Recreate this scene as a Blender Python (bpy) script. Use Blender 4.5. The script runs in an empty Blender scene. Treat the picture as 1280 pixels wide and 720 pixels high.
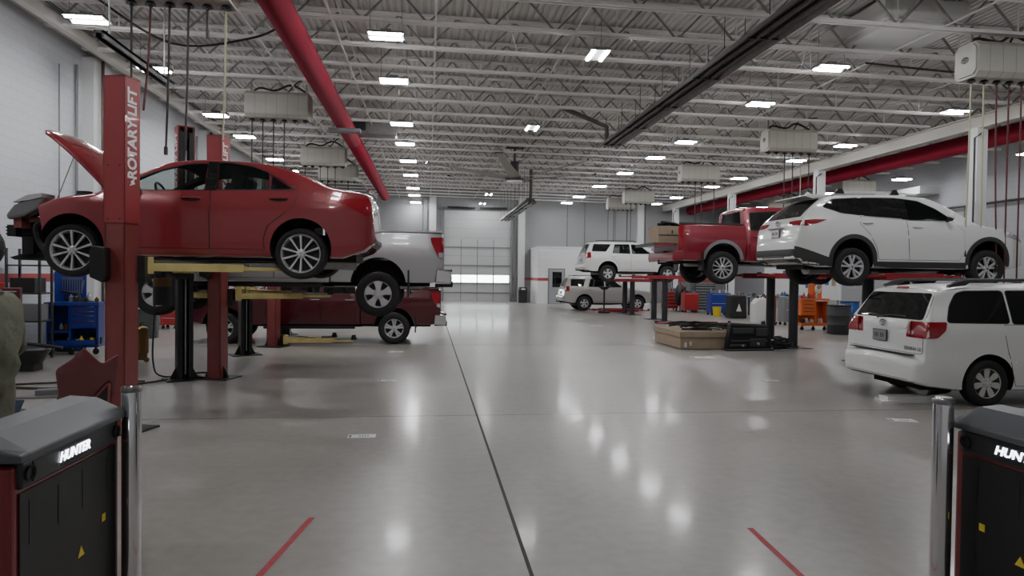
import bpy, bmesh, math, random
from mathutils import Vector, Matrix
from mathutils.bvhtree import BVHTree
from mathutils.geometry import delaunay_2d_cdt
R = math.radians
PI = math.pi
random.seed(7)
scene = bpy.context.scene
COL = scene.collection

# ------------------------------------------------------------------ materials
MATS = {}
def mat(name, col, rough=0.5, metal=0.0, emit=0.0, ecol=None, coat=0.0, spec=0.5, noise=0.0, nscale=6.0, bump=0.0, bscale=40.0, alpha=1.0):
    if name in MATS: return MATS[name]
    m = bpy.data.materials.new(name); m.use_nodes = True
    nt = m.node_tree; b = nt.nodes['Principled BSDF']
    b.inputs['Base Color'].default_value = (*col, 1)
    b.inputs['Roughness'].default_value = rough
    b.inputs['Metallic'].default_value = metal
    b.inputs['Specular IOR Level'].default_value = spec
    b.inputs['Coat Weight'].default_value = coat
    b.inputs['Coat Roughness'].default_value = 0.04
    if emit:
        b.inputs['Emission Color'].default_value = (*(ecol or col), 1)
        b.inputs['Emission Strength'].default_value = emit
    if noise or bump:
        tc = nt.nodes.new('ShaderNodeTexCoord')
        if noise:
            n = nt.nodes.new('ShaderNodeTexNoise'); n.inputs['Scale'].default_value = nscale; n.inputs['Detail'].default_value = 5
            nt.links.new(tc.outputs['Object'], n.inputs['Vector'])
            mr = nt.nodes.new('ShaderNodeMapRange'); mr.inputs[1].default_value = 0.3; mr.inputs[2].default_value = 0.7
            mr.inputs[3].default_value = 1 - noise; mr.inputs[4].default_value = 1 + noise
            nt.links.new(n.outputs['Fac'], mr.inputs[0])
            mx = nt.nodes.new('ShaderNodeVectorMath'); mx.operation = 'SCALE'; mx.inputs[0].default_value = col
            nt.links.new(mr.outputs[0], mx.inputs['Scale']); nt.links.new(mx.outputs[0], b.inputs['Base Color'])
        if bump:
            n2 = nt.nodes.new('ShaderNodeTexNoise'); n2.inputs['Scale'].default_value = bscale
            nt.links.new(tc.outputs['Object'], n2.inputs['Vector'])
            bp = nt.nodes.new('ShaderNodeBump'); bp.inputs['Strength'].default_value = bump; bp.inputs['Distance'].default_value = 0.02
            nt.links.new(n2.outputs['Fac'], bp.inputs['Height']); nt.links.new(bp.outputs[0], b.inputs['Normal'])
    if alpha < 1:
        out = nt.nodes['Material Output']; tr = nt.nodes.new('ShaderNodeBsdfTransparent')
        tr.inputs[0].default_value = (0.72, 0.76, 0.74, 1)
        mx = nt.nodes.new('ShaderNodeMixShader'); mx.inputs[0].default_value = alpha
        nt.links.new(tr.outputs[0], mx.inputs[1]); nt.links.new(b.outputs[0], mx.inputs[2]); nt.links.new(mx.outputs[0], out.inputs[0])
    MATS[name] = m
    return m

def block_mat(name, col, axis, stripe=None, bh=0.2, bw=0.4):
    """painted concrete block; axis: 'x' wall runs along X, 'y' wall runs along Y; stripe=(z0,z1,color)"""
    m = bpy.data.materials.new(name); m.use_nodes = True
    nt = m.node_tree; b = nt.nodes['Principled BSDF']; L = nt.links
    g = nt.nodes.new('ShaderNodeNewGeometry'); sp = nt.nodes.new('ShaderNodeSeparateXYZ'); L.new(g.outputs['Position'], sp.inputs[0])
    cb = nt.nodes.new('ShaderNodeCombineXYZ'); L.new(sp.outputs['X' if axis == 'x' else 'Y'], cb.inputs[0]); L.new(sp.outputs['Z'], cb.inputs[1])
    br = nt.nodes.new('ShaderNodeTexBrick'); L.new(cb.outputs[0], br.inputs['Vector'])
    br.inputs['Color1'].default_value = (*col, 1); br.inputs['Color2'].default_value = (*[c * .985 for c in col], 1)
    br.inputs['Mortar'].default_value = (*[c * .72 for c in col], 1)
    br.inputs['Scale'].default_value = 1.0; br.inputs['Mortar Size'].default_value = 0.004; br.inputs['Mortar Smooth'].default_value = .3
    br.inputs['Brick Width'].default_value = bw; br.inputs['Row Height'].default_value = bh
    last = br.outputs['Color']
    if stripe:
        z0, z1, sc = stripe
        a = nt.nodes.new('ShaderNodeMath'); a.operation = 'GREATER_THAN'; a.inputs[1].default_value = z0; L.new(sp.outputs['Z'], a.inputs[0])
        c = nt.nodes.new('ShaderNodeMath'); c.operation = 'LESS_THAN'; c.inputs[1].default_value = z1; L.new(sp.outputs['Z'], c.inputs[0])
        d = nt.nodes.new('ShaderNodeMath'); d.operation = 'MULTIPLY'; L.new(a.outputs[0], d.inputs[0]); L.new(c.outputs[0], d.inputs[1])
        mx = nt.nodes.new('ShaderNodeMix'); mx.data_type = 'RGBA'; L.new(d.outputs[0], mx.inputs[0]); L.new(last, mx.inputs[6]); mx.inputs[7].default_value = (*sc, 1)
        last = mx.outputs[2]
    L.new(last, b.inputs['Base Color']); b.inputs['Roughness'].default_value = .55
    bp = nt.nodes.new('ShaderNodeBump'); bp.inputs['Strength'].default_value = .4; bp.inputs['Distance'].default_value = .01
    inv = nt.nodes.new('ShaderNodeMath'); inv.operation = 'SUBTRACT'; inv.inputs[0].default_value = 1; L.new(br.outputs['Fac'], inv.inputs[1])
    L.new(inv.outputs[0], bp.inputs['Height']); L.new(bp.outputs[0], b.inputs['Normal'])
    MATS[name] = m
    return m

# ------------------------------------------------------------------ mesh building
class MB:
    def __init__(s): s.v = []; s.f = []; s.m = []; s.sm = []
    def add(s, vs, fs, mi=0, smooth=False):
        o = len(s.v); s.v += [tuple(v) for v in vs]
        for f in fs: s.f.append(tuple(i + o for i in f)); s.m.append(mi); s.sm.append(smooth)
        return s
    def box(s, c, d, mi=0, rot=None, taper=1.0):
        x, y, z = d[0] / 2, d[1] / 2, d[2] / 2
        t = taper
        vs = [(-x, -y, -z), (x, -y, -z), (x, y, -z), (-x, y, -z), (-x * t, -y * t, z), (x * t, -y * t, z), (x * t, y * t, z), (-x * t, y * t, z)]
        if rot is not None:
            M = rot if isinstance(rot, Matrix) else Matrix.Rotation(rot, 3, 'Z')
            vs = [tuple(M @ Vector(v)) for v in vs]
        vs = [(v[0] + c[0], v[1] + c[1], v[2] + c[2]) for v in vs]
        return s.add(vs, [(0, 3, 2, 1), (4, 5, 6, 7), (0, 1, 5, 4), (1, 2, 6, 5), (2, 3, 7, 6), (3, 0, 4, 7)], mi)
    def bb(s, x0, x1, y0, y1, z0, z1, mi=0):
        return s.box(((x0 + x1) / 2, (y0 + y1) / 2, (z0 + z1) / 2), (abs(x1 - x0), abs(y1 - y0), abs(z1 - z0)), mi)
    def tube(s, pts, r, n=8, mi=0, cap=True, smooth=True):
        pts = [Vector(p) for p in pts]; rings = []
        rr = r if isinstance(r, (list, tuple)) else [r] * len(pts)
        up = None
        for i, p in enumerate(pts):
            d = (pts[min(i + 1, len(pts) - 1)] - pts[max(i - 1, 0)]).normalized()
            if up is None:
                a = Vector((0, 0, 1)) if abs(d.z) < .9 else Vector((1, 0, 0))
                u = d.cross(a).normalized()
            else:
                u = (up - d * up.dot(d)).normalized()
            up = u; w = d.cross(u)
            rings.append([p + (u * math.cos(2 * PI * k / n) + w * math.sin(2 * PI * k / n)) * rr[i] for k in range(n)])
        vs = [v for rg in rings for v in rg]; fs = []
        for i in range(len(pts) - 1):
            for k in range(n):
                a = i * n + k; b = i * n + (k + 1) % n
                fs.append((a, b, b + n, a + n))
        s.add(vs, fs, mi, smooth)
        if cap:
            o = len(s.v) - len(vs)
            s.f.append(tuple(o + k for k in reversed(range(n)))); s.m.append(mi); s.sm.append(False)
            s.f.append(tuple(o + len(vs) - n + k for k in range(n))); s.m.append(mi); s.sm.append(False)
        return s
    def cyl(s, c, r, h, n=20, mi=0, axis='z', r2=None, smooth=True):
        d = {'x': Vector((1, 0, 0)), 'y': Vector((0, 1, 0)), 'z': Vector((0, 0, 1))}[axis] * (h / 2)
        c = Vector(c)
        return s.tube([c - d, c + d], [r, r if r2 is None else r2], n, mi, True, smooth)
    def lathe(s, prof, c=(0, 0, 0), axis='z', n=32, mi=0, smooth=True, closed=False):
        """prof: list of (radius, height)"""
        vs = []; m = len(prof)
        for k in range(n):
            a = 2 * PI * k / n; ca, sa = math.cos(a), math.sin(a)
            for r_, h in prof:
                if axis == 'z': v = (r_ * ca, r_ * sa, h)
                elif axis == 'y': v = (r_ * ca, h, r_ * sa)
                else: v = (h, r_ * ca, r_ * sa)
                vs.append((v[0] + c[0], v[1] + c[1], v[2] + c[2]))
        fs = []
        for k in range(n):
            for j in range(m if closed else m - 1):
                a = k * m + j; b = ((k + 1) % n) * m + j; j1 = (j + 1) % m
                a1 = k * m + j1; b1 = ((k + 1) % n) * m + j1
                fs.append((a, b, b1, a1))
        return s.add(vs, fs, mi, smooth)
    def prism(s, poly, a0, a1, plane='xz', mi=0, smooth=False):
        """poly in a plane, extruded between a0 and a1 on the remaining axis"""
        def P(p, t):
            return {'xz': (p[0], t, p[1]), 'xy': (p[0], p[1], t), 'yz': (t, p[0], p[1])}[plane]
        n = len(poly)
        vs = [P(p, a0) for p in poly] + [P(p, a1) for p in poly]
        fs = [tuple(range(n)), tuple(reversed(range(n, 2 * n)))] + [(i, (i + 1) % n, (i + 1) % n + n, i + n) for i in range(n)]
        return s.add(vs, fs, mi, smooth)
    def torus(s, c, R_, r, axis='z', n=24, k=8, mi=0):
        return s.lathe([(R_ + r * math.cos(2 * PI * j / k), r * math.sin(2 * PI * j / k)) for j in range(k)], c, axis, n, mi, True, True)
    def sphere(s, c, r, n=14, mi=0, sq=(1, 1, 1)):
        k = n // 2
        prof = [(max(1e-4, r * math.sin(PI * j / k)), -r * math.cos(PI * j / k)) for j in range(k + 1)]
        o = len(s.v); s.lathe(prof, (0, 0, 0), 'z', n, mi)
        for i in range(o, len(s.v)):
            v = s.v[i]; s.v[i] = (v[0] * sq[0] + c[0], v[1] * sq[1] + c[1], v[2] * sq[2] + c[2])
        return s
    def xf(s, M, start=0):
        for i in range(start, len(s.v)): s.v[i] = tuple(M @ Vector(s.v[i]))
        return s
    def mesh(s, name, mats):
        me = bpy.data.meshes.new(name); me.from_pydata(s.v, [], s.f)
        for m in (mats if isinstance(mats, (list, tuple)) else [mats]): me.materials.append(m)
        me.polygons.foreach_set('material_index', s.m); me.polygons.foreach_set('use_smooth', s.sm)
        bm = bmesh.new(); bm.from_mesh(me); bmesh.ops.recalc_face_normals(bm, faces=bm.faces); bm.to_mesh(me); bm.free()
        me.update()
        if any(s.sm):
            try: me.set_sharp_from_angle(angle=R(42))
            except Exception: pass
        return me
    def build(s, name, mats, parent=None, loc=(0, 0, 0), rotz=0.0):
        return obj(name, s.mesh(name, mats), parent, loc, rotz)

def obj(name, me, parent=None, loc=(0, 0, 0), rotz=0.0):
    o = bpy.data.objects.new(name, me); COL.objects.link(o); o.location = loc; o.rotation_euler = (0, 0, rotz)
    if parent: o.parent = parent
    return o
def bevel(o, w=0.01, seg=2, ang=35):
    m = o.modifiers.new('bevel', 'BEVEL'); m.width = w; m.segments = seg; m.limit_method = 'ANGLE'; m.angle_limit = R(ang)
    return o
def tag(o, label, cat, group=None, kind=None):
    if label: o['label'] = label
    if cat: o['category'] = cat
    if group: o['group'] = group
    if kind: o['kind'] = kind
    return o
def thing(name, label, cat, loc=(0, 0, 0), rotz=0.0, group=None):
    o = bpy.data.objects.new(name, None); COL.objects.link(o); o.empty_display_size = .2
    o.location = loc; o.rotation_euler = (0, 0, rotz)
    return tag(o, label, cat, group)
def struct(name, mb, mats, label=None):
    o = mb.build(name, mats); o['kind'] = 'structure'
    if label: o['label'] = label
    return o
def copy_tree(o, parent=None):
    c = o.copy(); COL.objects.link(c); c.parent = parent
    for ch in list(o.children): copy_tree(ch, c)
    return c
def bez(p, n=12):
    """smooth curve through points (catmull-rom)"""
    p = [Vector(q) for q in p]; out = []
    q = [p[0] * 2 - p[1]] + p + [p[-1] * 2 - p[-2]]
    for i in range(1, len(q) - 2):
        a, b, c, d = q[i - 1], q[i], q[i + 1], q[i + 2]
        for k in range(n):
            t = k / n
            out.append(.5 * ((2 * b) + (c - a) * t + (2 * a - 5 * b + 4 * c - d) * t * t + (3 * b - a - 3 * c + d) * t ** 3))
    out.append(p[-1]); return out
def text_mesh(txt, size, ext=0.002, bold=0.0, shear=0.0, align='CENTER', sx=1.0):
    cu = bpy.data.curves.new('lettering', 'FONT'); cu.body = txt; cu.size = size; cu.extrude = ext; cu.offset = bold
    cu.shear = shear; cu.align_x = align; cu.align_y = 'CENTER'; cu.resolution_u = 3
    t = bpy.data.objects.new('tmp', cu); COL.objects.link(t)
    dg = bpy.context.evaluated_depsgraph_get(); me = bpy.data.meshes.new_from_object(t.evaluated_get(dg))
    bpy.data.objects.remove(t); bpy.data.curves.remove(cu)
    for v in me.vertices: v.co.x *= sx
    return me
def lettering(name, txt, size, m, parent, pos, xdir, up, bold=0.0, shear=0.0, sx=1.0, label=None):
    me = text_mesh(txt, size, .0015, bold, shear, 'CENTER', sx)
    X = Vector(xdir).normalized(); U = Vector(up).normalized(); N = X.cross(U)
    M = Matrix.Translation(pos) @ Matrix((X, U, N)).transposed().to_4x4()
    me.transform(M); me.materials.clear(); me.materials.append(m)
    o = obj(name, me, parent)
    if label: o['label'] = label
    return o
def pchip(pts):
    """monotone cubic interpolation; returns function"""
    xs = [p[0] for p in pts]; ys = [p[1] for p in pts]; n = len(xs)
    if n == 2: return lambda x: ys[0] + (ys[1] - ys[0]) * min(1, max(0, (x - xs[0]) / (xs[1] - xs[0])))
    h = [xs[i + 1] - xs[i] for i in range(n - 1)]; d = [(ys[i + 1] - ys[i]) / h[i] for i in range(n - 1)]
    m = [d[0]] + [0] * (n - 2) + [d[-1]]
    for i in range(1, n - 1):
        if d[i - 1] * d[i] > 0:
            w1 = 2 * h[i] + h[i - 1]; w2 = h[i] + 2 * h[i - 1]
            m[i] = (w1 + w2) / (w1 / d[i - 1] + w2 / d[i])
    def f(x):
        if x <= xs[0]: return ys[0]
        if x >= xs[-1]: return ys[-1]
        i = 0
        while x > xs[i + 1]: i += 1
        t = (x - xs[i]) / h[i]
        return (ys[i] * (1 + 2 * t) * (1 - t) ** 2 + h[i] * m[i] * t * (1 - t) ** 2 + ys[i + 1] * t * t * (3 - 2 * t) + h[i] * m[i + 1] * t * t * (t - 1))
    return f
def smooth_poly(poly, r=0.04, k=4):
    out = []; n = len(poly)
    for i in range(n):
        a = Vector(poly[i - 1]); b = Vector(poly[i]); c = Vector(poly[(i + 1) % n])
        la, lc = (a - b).length, (c - b).length
        rr = min(r, la * .45, lc * .45)
        p = b + (a - b) / la * rr; q = b + (c - b) / lc * rr
        for j in range(k + 1):
            t = j / k; out.append(tuple(p * (1 - t) ** 2 + b * 2 * t * (1 - t) + q * t * t))
    return out
def grow(poly, d):
    """offset polygon outward by d"""
    n = len(poly); A = sum(poly[i - 1][0] * poly[i][1] - poly[i][0] * poly[i - 1][1] for i in range(n))
    sgn = 1 if A > 0 else -1; out = []
    for i in range(n):
        a = Vector(poly[i - 1]); b = Vector(poly[i]); c = Vector(poly[(i + 1) % n])
        e1 = (b - a).normalized(); e2 = (c - b).normalized()
        n1 = Vector((e1.y, -e1.x)) * sgn; n2 = Vector((e2.y, -e2.x)) * sgn
        nn = (n1 + n2); nn = nn.normalized() if nn.length > 1e-6 else n1
        k = d / max(.35, nn.dot(n1)); out.append(tuple(b + nn * k))
    return out
EXPO = 0.2
# ------------------------------------------------------------------ shared materials
RED_STRIPE = (.42, .05, .055)
M = dict(
    red=mat('sedan_red_paint', (.28, .03, .038), .24, .1, coat=1.0, spec=.5),
    maroon=mat('maroon_paint', (.085, .006, .012), .3, .15, coat=.8),
    red2=mat('pickup_red_paint', (.25, .012, .028), .3, .15, coat=.9),
    silver=mat('silver_paint', (.50, .50, .515), .32, .4, coat=.6),
    champagne=mat('champagne_paint', (.50, .485, .46), .35, .35, coat=.5),
    white=mat('white_paint', (.80, .80, .79), .28, 0, coat=.7),
    glass=mat('dark_glass', (.008, .009, .010), .05, 0, spec=.6, coat=.3),
    tint=mat('side_glass', (.02, .025, .025), .04, 0, alpha=.35),
    clear=mat('clear_glass', (.03, .035, .035), .04, 0, alpha=.18),
    black=mat('black_plastic', (.012, .012, .013), .45),
    dgrey=mat('dark_grey_plastic', (.045, .045, .048), .55),
    rubber=mat('tyre_rubber', (.018, .018, .018), .75, noise=.15, nscale=30),
    under=mat('underbody_black', (.012, .011, .011), .85, noise=.4, nscale=8),
    alu=mat('alloy_metal', (.66, .66, .68), .3, .35),
    chrome=mat('chrome', (.75, .75, .76), .12, 1.0),
    steel=mat('dull_steel', (.3, .3, .3), .4, .8, noise=.15),
    lamp=mat('red_lamp_lens', (.32, .008, .018), .12, 0, coat=1.0),
    lampclear=mat('clear_lamp_lens', (.55, .55, .56), .12, .3, coat=1.0),
    liftred=mat('lift_red_enamel', (.23, .048, .045), .42, 0, coat=.15, noise=.08),
    liftred2=mat('lift_side_red', (.32, .04, .045), .45, 0, coat=.1),
    armred=mat('arm_red_enamel', (.30, .02, .03), .5, 0, noise=.15),
    yellow=mat('arm_yellow_enamel', (.60, .50, .20), .5, 0, noise=.12),
    blackp=mat('black_paint', (.016, .016, .018), .4, noise=.2),
    post=mat('piston_dark_grey', (.035, .036, .042), .4, .3),
    letters=mat('white_letter_film', (.85, .84, .82), .5),
    blue=mat('blue_enamel', (.015, .035, .26), .4, coat=.2),
    blue2=mat('blue_plastic', (.02, .09, .32), .5),
    dblue=mat('dark_blue_plastic', (.012, .022, .06), .55),
    orange=mat('orange_enamel', (.72, .16, .04), .45),
    cabred=mat('cabinet_red', (.38, .02, .02), .4, coat=.2),
    cream=mat('reel_beige', (.42, .41, .36), .6, noise=.05, nscale=2),
    card=mat('cardboard', (.36, .28, .20), .85, noise=.06),
    cloth=mat('pale_cloth', (.55, .58, .62), .9, bump=.4, bscale=9),
    white_pl=mat('white_plastic', (.55, .55, .53), .5),
    grey_pl=mat('grey_plastic', (.22, .22, .23), .5),
    greygreen=mat('grey_green_metal', (.06, .07, .068), .45),
    paper=mat('paper_white', (.7, .7, .69), .7),
    joist=mat('joist_paint', (.76, .74, .71), .6), web=mat('joist_web_shaded', (.27, .26, .25), .6),  # web colour darkened to carry the shade on the joist diagonals
    deck=mat('deck_paint', (.66, .645, .62), .6),
    beam=mat('beam_paint', (.60, .58, .53), .55),
    ductred=mat('duct_red_fabric', (.27, .018, .04), .95, spec=.1, bump=.2, bscale=20),
    duct=mat('galvanised', (.20, .19, .185), .45, .6, noise=.15),
    heater=mat('heater_metal', (.10, .092, .085), .4, .7, noise=.2),
    blade=mat('fan_blade', (.34, .32, .285), .5, 0),
    tubeglow=mat('lamp_tube', (1, 1, 1), .5, emit=185.0, ecol=(.97, .985, 1.0)),
    fixture=mat('lamp_housing', (.22, .22, .22), .6),
    hose=mat('rubber_hose', (.03, .02, .02), .6),
    hosered=mat('dark_red_hose', (.10, .02, .02), .6),
    hoseyel=mat('pale_yellow_hose', (.45, .42, .28), .6),
    olive=mat('olive_cotton', (.13, .135, .095), .9, bump=.5, bscale=14, noise=.12, nscale=5),
    denim=mat('denim', (.03, .045, .08), .9, bump=.3, bscale=60),
    skin=mat('skin', (.35, .2, .14), .5),
    hair=mat('dark_hair', (.012, .01, .009), .7, bump=.6, bscale=60),
    tape=mat('red_floor_tape', (.38, .035, .05), .6, noise=.2, nscale=14),
    yelwarn=mat('warning_yellow', (.75, .58, .05), .6),
    glow=mat('lit_letters', (.8, .85, 1), .5, emit=6.0, ecol=(.85, .88, 1)),
    cap=mat('console_grey', (.085, .09, .10), .42),
    panel=mat('console_black', (.010, .010, .010), .5),
    conred=mat('console_red', (.20, .012, .02), .35, coat=.4),
    brass=mat('brass_tank', (.16, .09, .03), .4, .5),
    buckety=mat('bucket_yellow', (.75, .55, .03), .5),
    engine=mat('engine_grime', (.05, .048, .045), .6, .4, noise=.5, nscale=12),
    concrete_dark=mat('joint_filler', (.05, .048, .045), .8),
    interior=mat('interior_grey', (.045, .045, .047), .8),
    windowlit=mat('daylit_pane', (.85, .9, .95), .3, emit=9.0, ecol=(.93, .97, 1)),
    officewhite=mat('office_white', (.68, .68, .68), .6),
    doorgrey=mat('door_grey', (.36, .37, .40), .5),
    rolldoor=mat('sectional_door_white', (.47, .475, .48), .45),
    track=mat('galv_track', (.20, .205, .21), .5, .2),
)
# ------------------------------------------------------------------ vehicles
def loft(S, x0=None, x1=None, inset=0.0, floor=None, mi=0, dx=0.05):
    """closed body solid from silhouette functions. local x = rear(0) -> front"""
    T = pchip(S['top']) if not S.get('lin') else None
    Tf = T or lin(S['top']); Bf = lin(S['bot']); PL = pchip(S['plan']); SF = pchip(S['side']); GP = pchip(S.get('gplan', [(0, 1), (9, 1)]))
    hw = S['hw']; belt = S['belt']; xa = S['top'][0][0] if x0 is None else x0; xb = S['top'][-1][0] if x1 is None else x1
    xs = set([xa, xb])
    for k in ('top', 'bot', 'plan'):
        for p in S[k]:
            if xa < p[0] < xb: xs.add(p[0])
    base = sorted(xs); xs = []
    for a, b in zip(base, base[1:]):
        n = max(1, int(math.ceil((b - a) / dx)))
        if b - a < .12: n = max(n, 3)
        xs += [a + (b - a) * k / n for k in range(n)]
    xs.append(xb)
    er = S.get('er', .07); crown = S.get('crown', .04)
    rings = []
    for x in xs:
        t = Tf(x) - inset; b = Bf(x) if floor is None else floor
        g = GP(x)
        def W(z):
            w = hw * PL(x) * SF(z)
            k = min(1, max(0, (z - belt) / .35)); k = k * k * (3 - 2 * k)
            return max(.05, w * (1 - (1 - g) * k) - inset)
        h = max(t - b, .03); cr = min(crown, h * .25); te = t - cr; e = min(er, (te - b) * .45)
        zs = te - e; nz = 16
        pts = [(0, b), (W(b) * .5, b), (W(b) - .04, b)]
        for k in range(nz + 1):
            z = b + .02 + (zs - b - .02) * k / nz; pts.append((W(z), z))
        ws = W(zs); ed = e * 1.15
        for k in range(1, 5):
            a = PI / 2 * k / 4; pts.append((ws - ed * (1 - math.cos(a)), zs + e * math.sin(a)))
        we = ws - ed
        for k in range(1, 6):
            u = 1 - k / 5; pts.append((we * u, te + cr * (1 - u * u)))
        rings.append([(x, y, z) for y, z in pts] + [(x, -y, z) for y, z in reversed(pts[1:-1])])
    n = len(rings[0]); mb = MB(); vs = [v for r in rings for v in r]; fs = []
    for i in range(len(rings) - 1):
        for k in range(n):
            fs.append((i * n + k, i * n + (k + 1) % n, (i + 1) * n + (k + 1) % n, (i + 1) * n + k))
    mb.add(vs, fs, mi, True)
    mb.f.append(tuple(reversed(range(n)))); mb.m.append(mi); mb.sm.append(False)
    mb.f.append(tuple(len(vs) - n + k for k in range(n))); mb.m.append(mi); mb.sm.append(False)
    return mb
def lin(pts):
    def f(x):
        if x <= pts[0][0]: return pts[0][1]
        for a, b in zip(pts, pts[1:]):
            if x <= b[0]: return a[1] + (b[1] - a[1]) * (x - a[0]) / max(1e-9, b[0] - a[0])
        return pts[-1][1]
    return f
def booleans(o, cutters):
    tmp = []
    for c in cutters:
        me = c.mesh('cutter', list(o.data.materials))
        co = bpy.data.objects.new('cutter', me); COL.objects.link(co); co.parent = o.parent; tmp.append(co)
        md = o.modifiers.new('b', 'BOOLEAN'); md.operation = 'DIFFERENCE'; md.object = co; md.solver = 'EXACT'
    bpy.context.view_layer.update()
    dg = bpy.context.evaluated_depsgraph_get(); me = bpy.data.meshes.new_from_object(o.evaluated_get(dg))
    o.modifiers.clear(); old = o.data; o.data = me; bpy.data.meshes.remove(old)
    for t in tmp:
        m = t.data; bpy.data.objects.remove(t); bpy.data.meshes.remove(m)
    me.set_sharp_from_angle(angle=R(38))
    return o
def bvh_of(mb):
    return BVHTree.FromPolygons([Vector(v) for v in mb.v], mb.f)
def patch(bvh, poly, mode, off=.003, skirt=.012, res=.09, mi=0, mb=None, flat=None):
    """lay a shaped panel on the body. mode: 'L','R' side (x,z); 'rear','front' (y,z); 'top' (x,y)"""
    mb = mb or MB()
    D = {'L': Vector((0, -1, 0)), 'R': Vector((0, 1, 0)), 'rear': Vector((1, 0, 0)), 'front': Vector((-1, 0, 0)), 'top': Vector((0, 0, -1))}[mode]
    def src(p):
        return {'L': Vector((p[0], 4, p[1])), 'R': Vector((p[0], -4, p[1])), 'rear': Vector((-4, p[0], p[1])), 'front': Vector((12, p[0], p[1])), 'top': Vector((p[0], p[1], 6))}[mode]
    pts = []
    for i in range(len(poly)):   # densify the outline
        a = Vector(poly[i]); b = Vector(poly[(i + 1) % len(poly)]); k = max(1, int((b - a).length / res))
        pts += [a + (b - a) * j / k for j in range(k)]
    nb = len(pts)
    x0 = min(p[0] for p in poly); x1 = max(p[0] for p in poly); z0 = min(p[1] for p in poly); z1 = max(p[1] for p in poly)
    def inside(q):
        c = False; j = len(poly) - 1
        for i in range(len(poly)):
            if (poly[i][1] > q[1]) != (poly[j][1] > q[1]) and q[0] < (poly[j][0] - poly[i][0]) * (q[1] - poly[i][1]) / (poly[j][1] - poly[i][1]) + poly[i][0]: c = not c
            j = i
        return c
    inner = []
    for i in range(int((x1 - x0) / res)):
        for j in range(int((z1 - z0) / res)):
            q = Vector((x0 + (i + .5) * res, z0 + (j + .5) * res))
            if inside(q) and min((q - p).length for p in pts) > res * .4: inner.append(q)
    vv, ee, ff, *_ = delaunay_2d_cdt(pts + inner, [(i, (i + 1) % nb) for i in range(nb)], [], 1, 1e-5)
    P = []; last = None
    for p in vv:
        h = bvh.ray_cast(src(p), D)
        if h[0] is None:
            n = bvh.find_nearest(src(p) + D * 3.4); q, nn = n[0], n[1]
            q = Vector((p[0], q.y, p[1])) if mode in 'LR' else q
        else: q, nn = h[0], h[1]
        if nn.dot(D) > 0: nn = -nn
        if flat is not None: q = src(p) + D * flat; nn = -D
        else:
            nn = (nn - D * .6).normalized()
        P.append((q, nn))
    up = [q + nn * off for q, nn in P]
    # skirt
    cnt = {}
    for f in ff:
        for i in range(len(f)):
            e = (f[i], f[(i + 1) % len(f)]); k = tuple(sorted(e)); cnt.setdefault(k, []).append(e)
    bd = [v[0] for v in cnt.values() if len(v) == 1]
    o = len(mb.v)
    fs = [tuple(f) for f in ff]
    n1 = (up[fs[0][1]] - up[fs[0][0]]).cross(up[fs[0][2]] - up[fs[0][0]]) if fs else Vector((0, 0, 1))
    if n1.dot(-D) < 0: fs = [tuple(reversed(f)) for f in fs]; bd = [(b, a) for a, b in bd]
    low = [q + nn * off - nn * (skirt + off) for q, nn in P]
    n = len(up)
    for v in up + low: mb.v.append(tuple(v))
    for f in fs: mb.f.append(tuple(i + o for i in f)); mb.m.append(mi); mb.sm.append(True)
    for a, b in bd: mb.f.append((o + b, o + a, o + a + n, o + b + n)); mb.m.append(mi); mb.sm.append(False)
    return mb
def raw(mb, name, mats, parent):
    """build without recalculating normals"""
    me = bpy.data.meshes.new(name); me.from_pydata(mb.v, [], mb.f)
    for m in (mats if isinstance(mats, (list, tuple)) else [mats]): me.materials.append(m)
    me.polygons.foreach_set('material_index', mb.m); me.polygons.foreach_set('use_smooth', mb.sm); me.update()
    me.set_sharp_from_angle(angle=R(40))
    return obj(name, me, parent)

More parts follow.
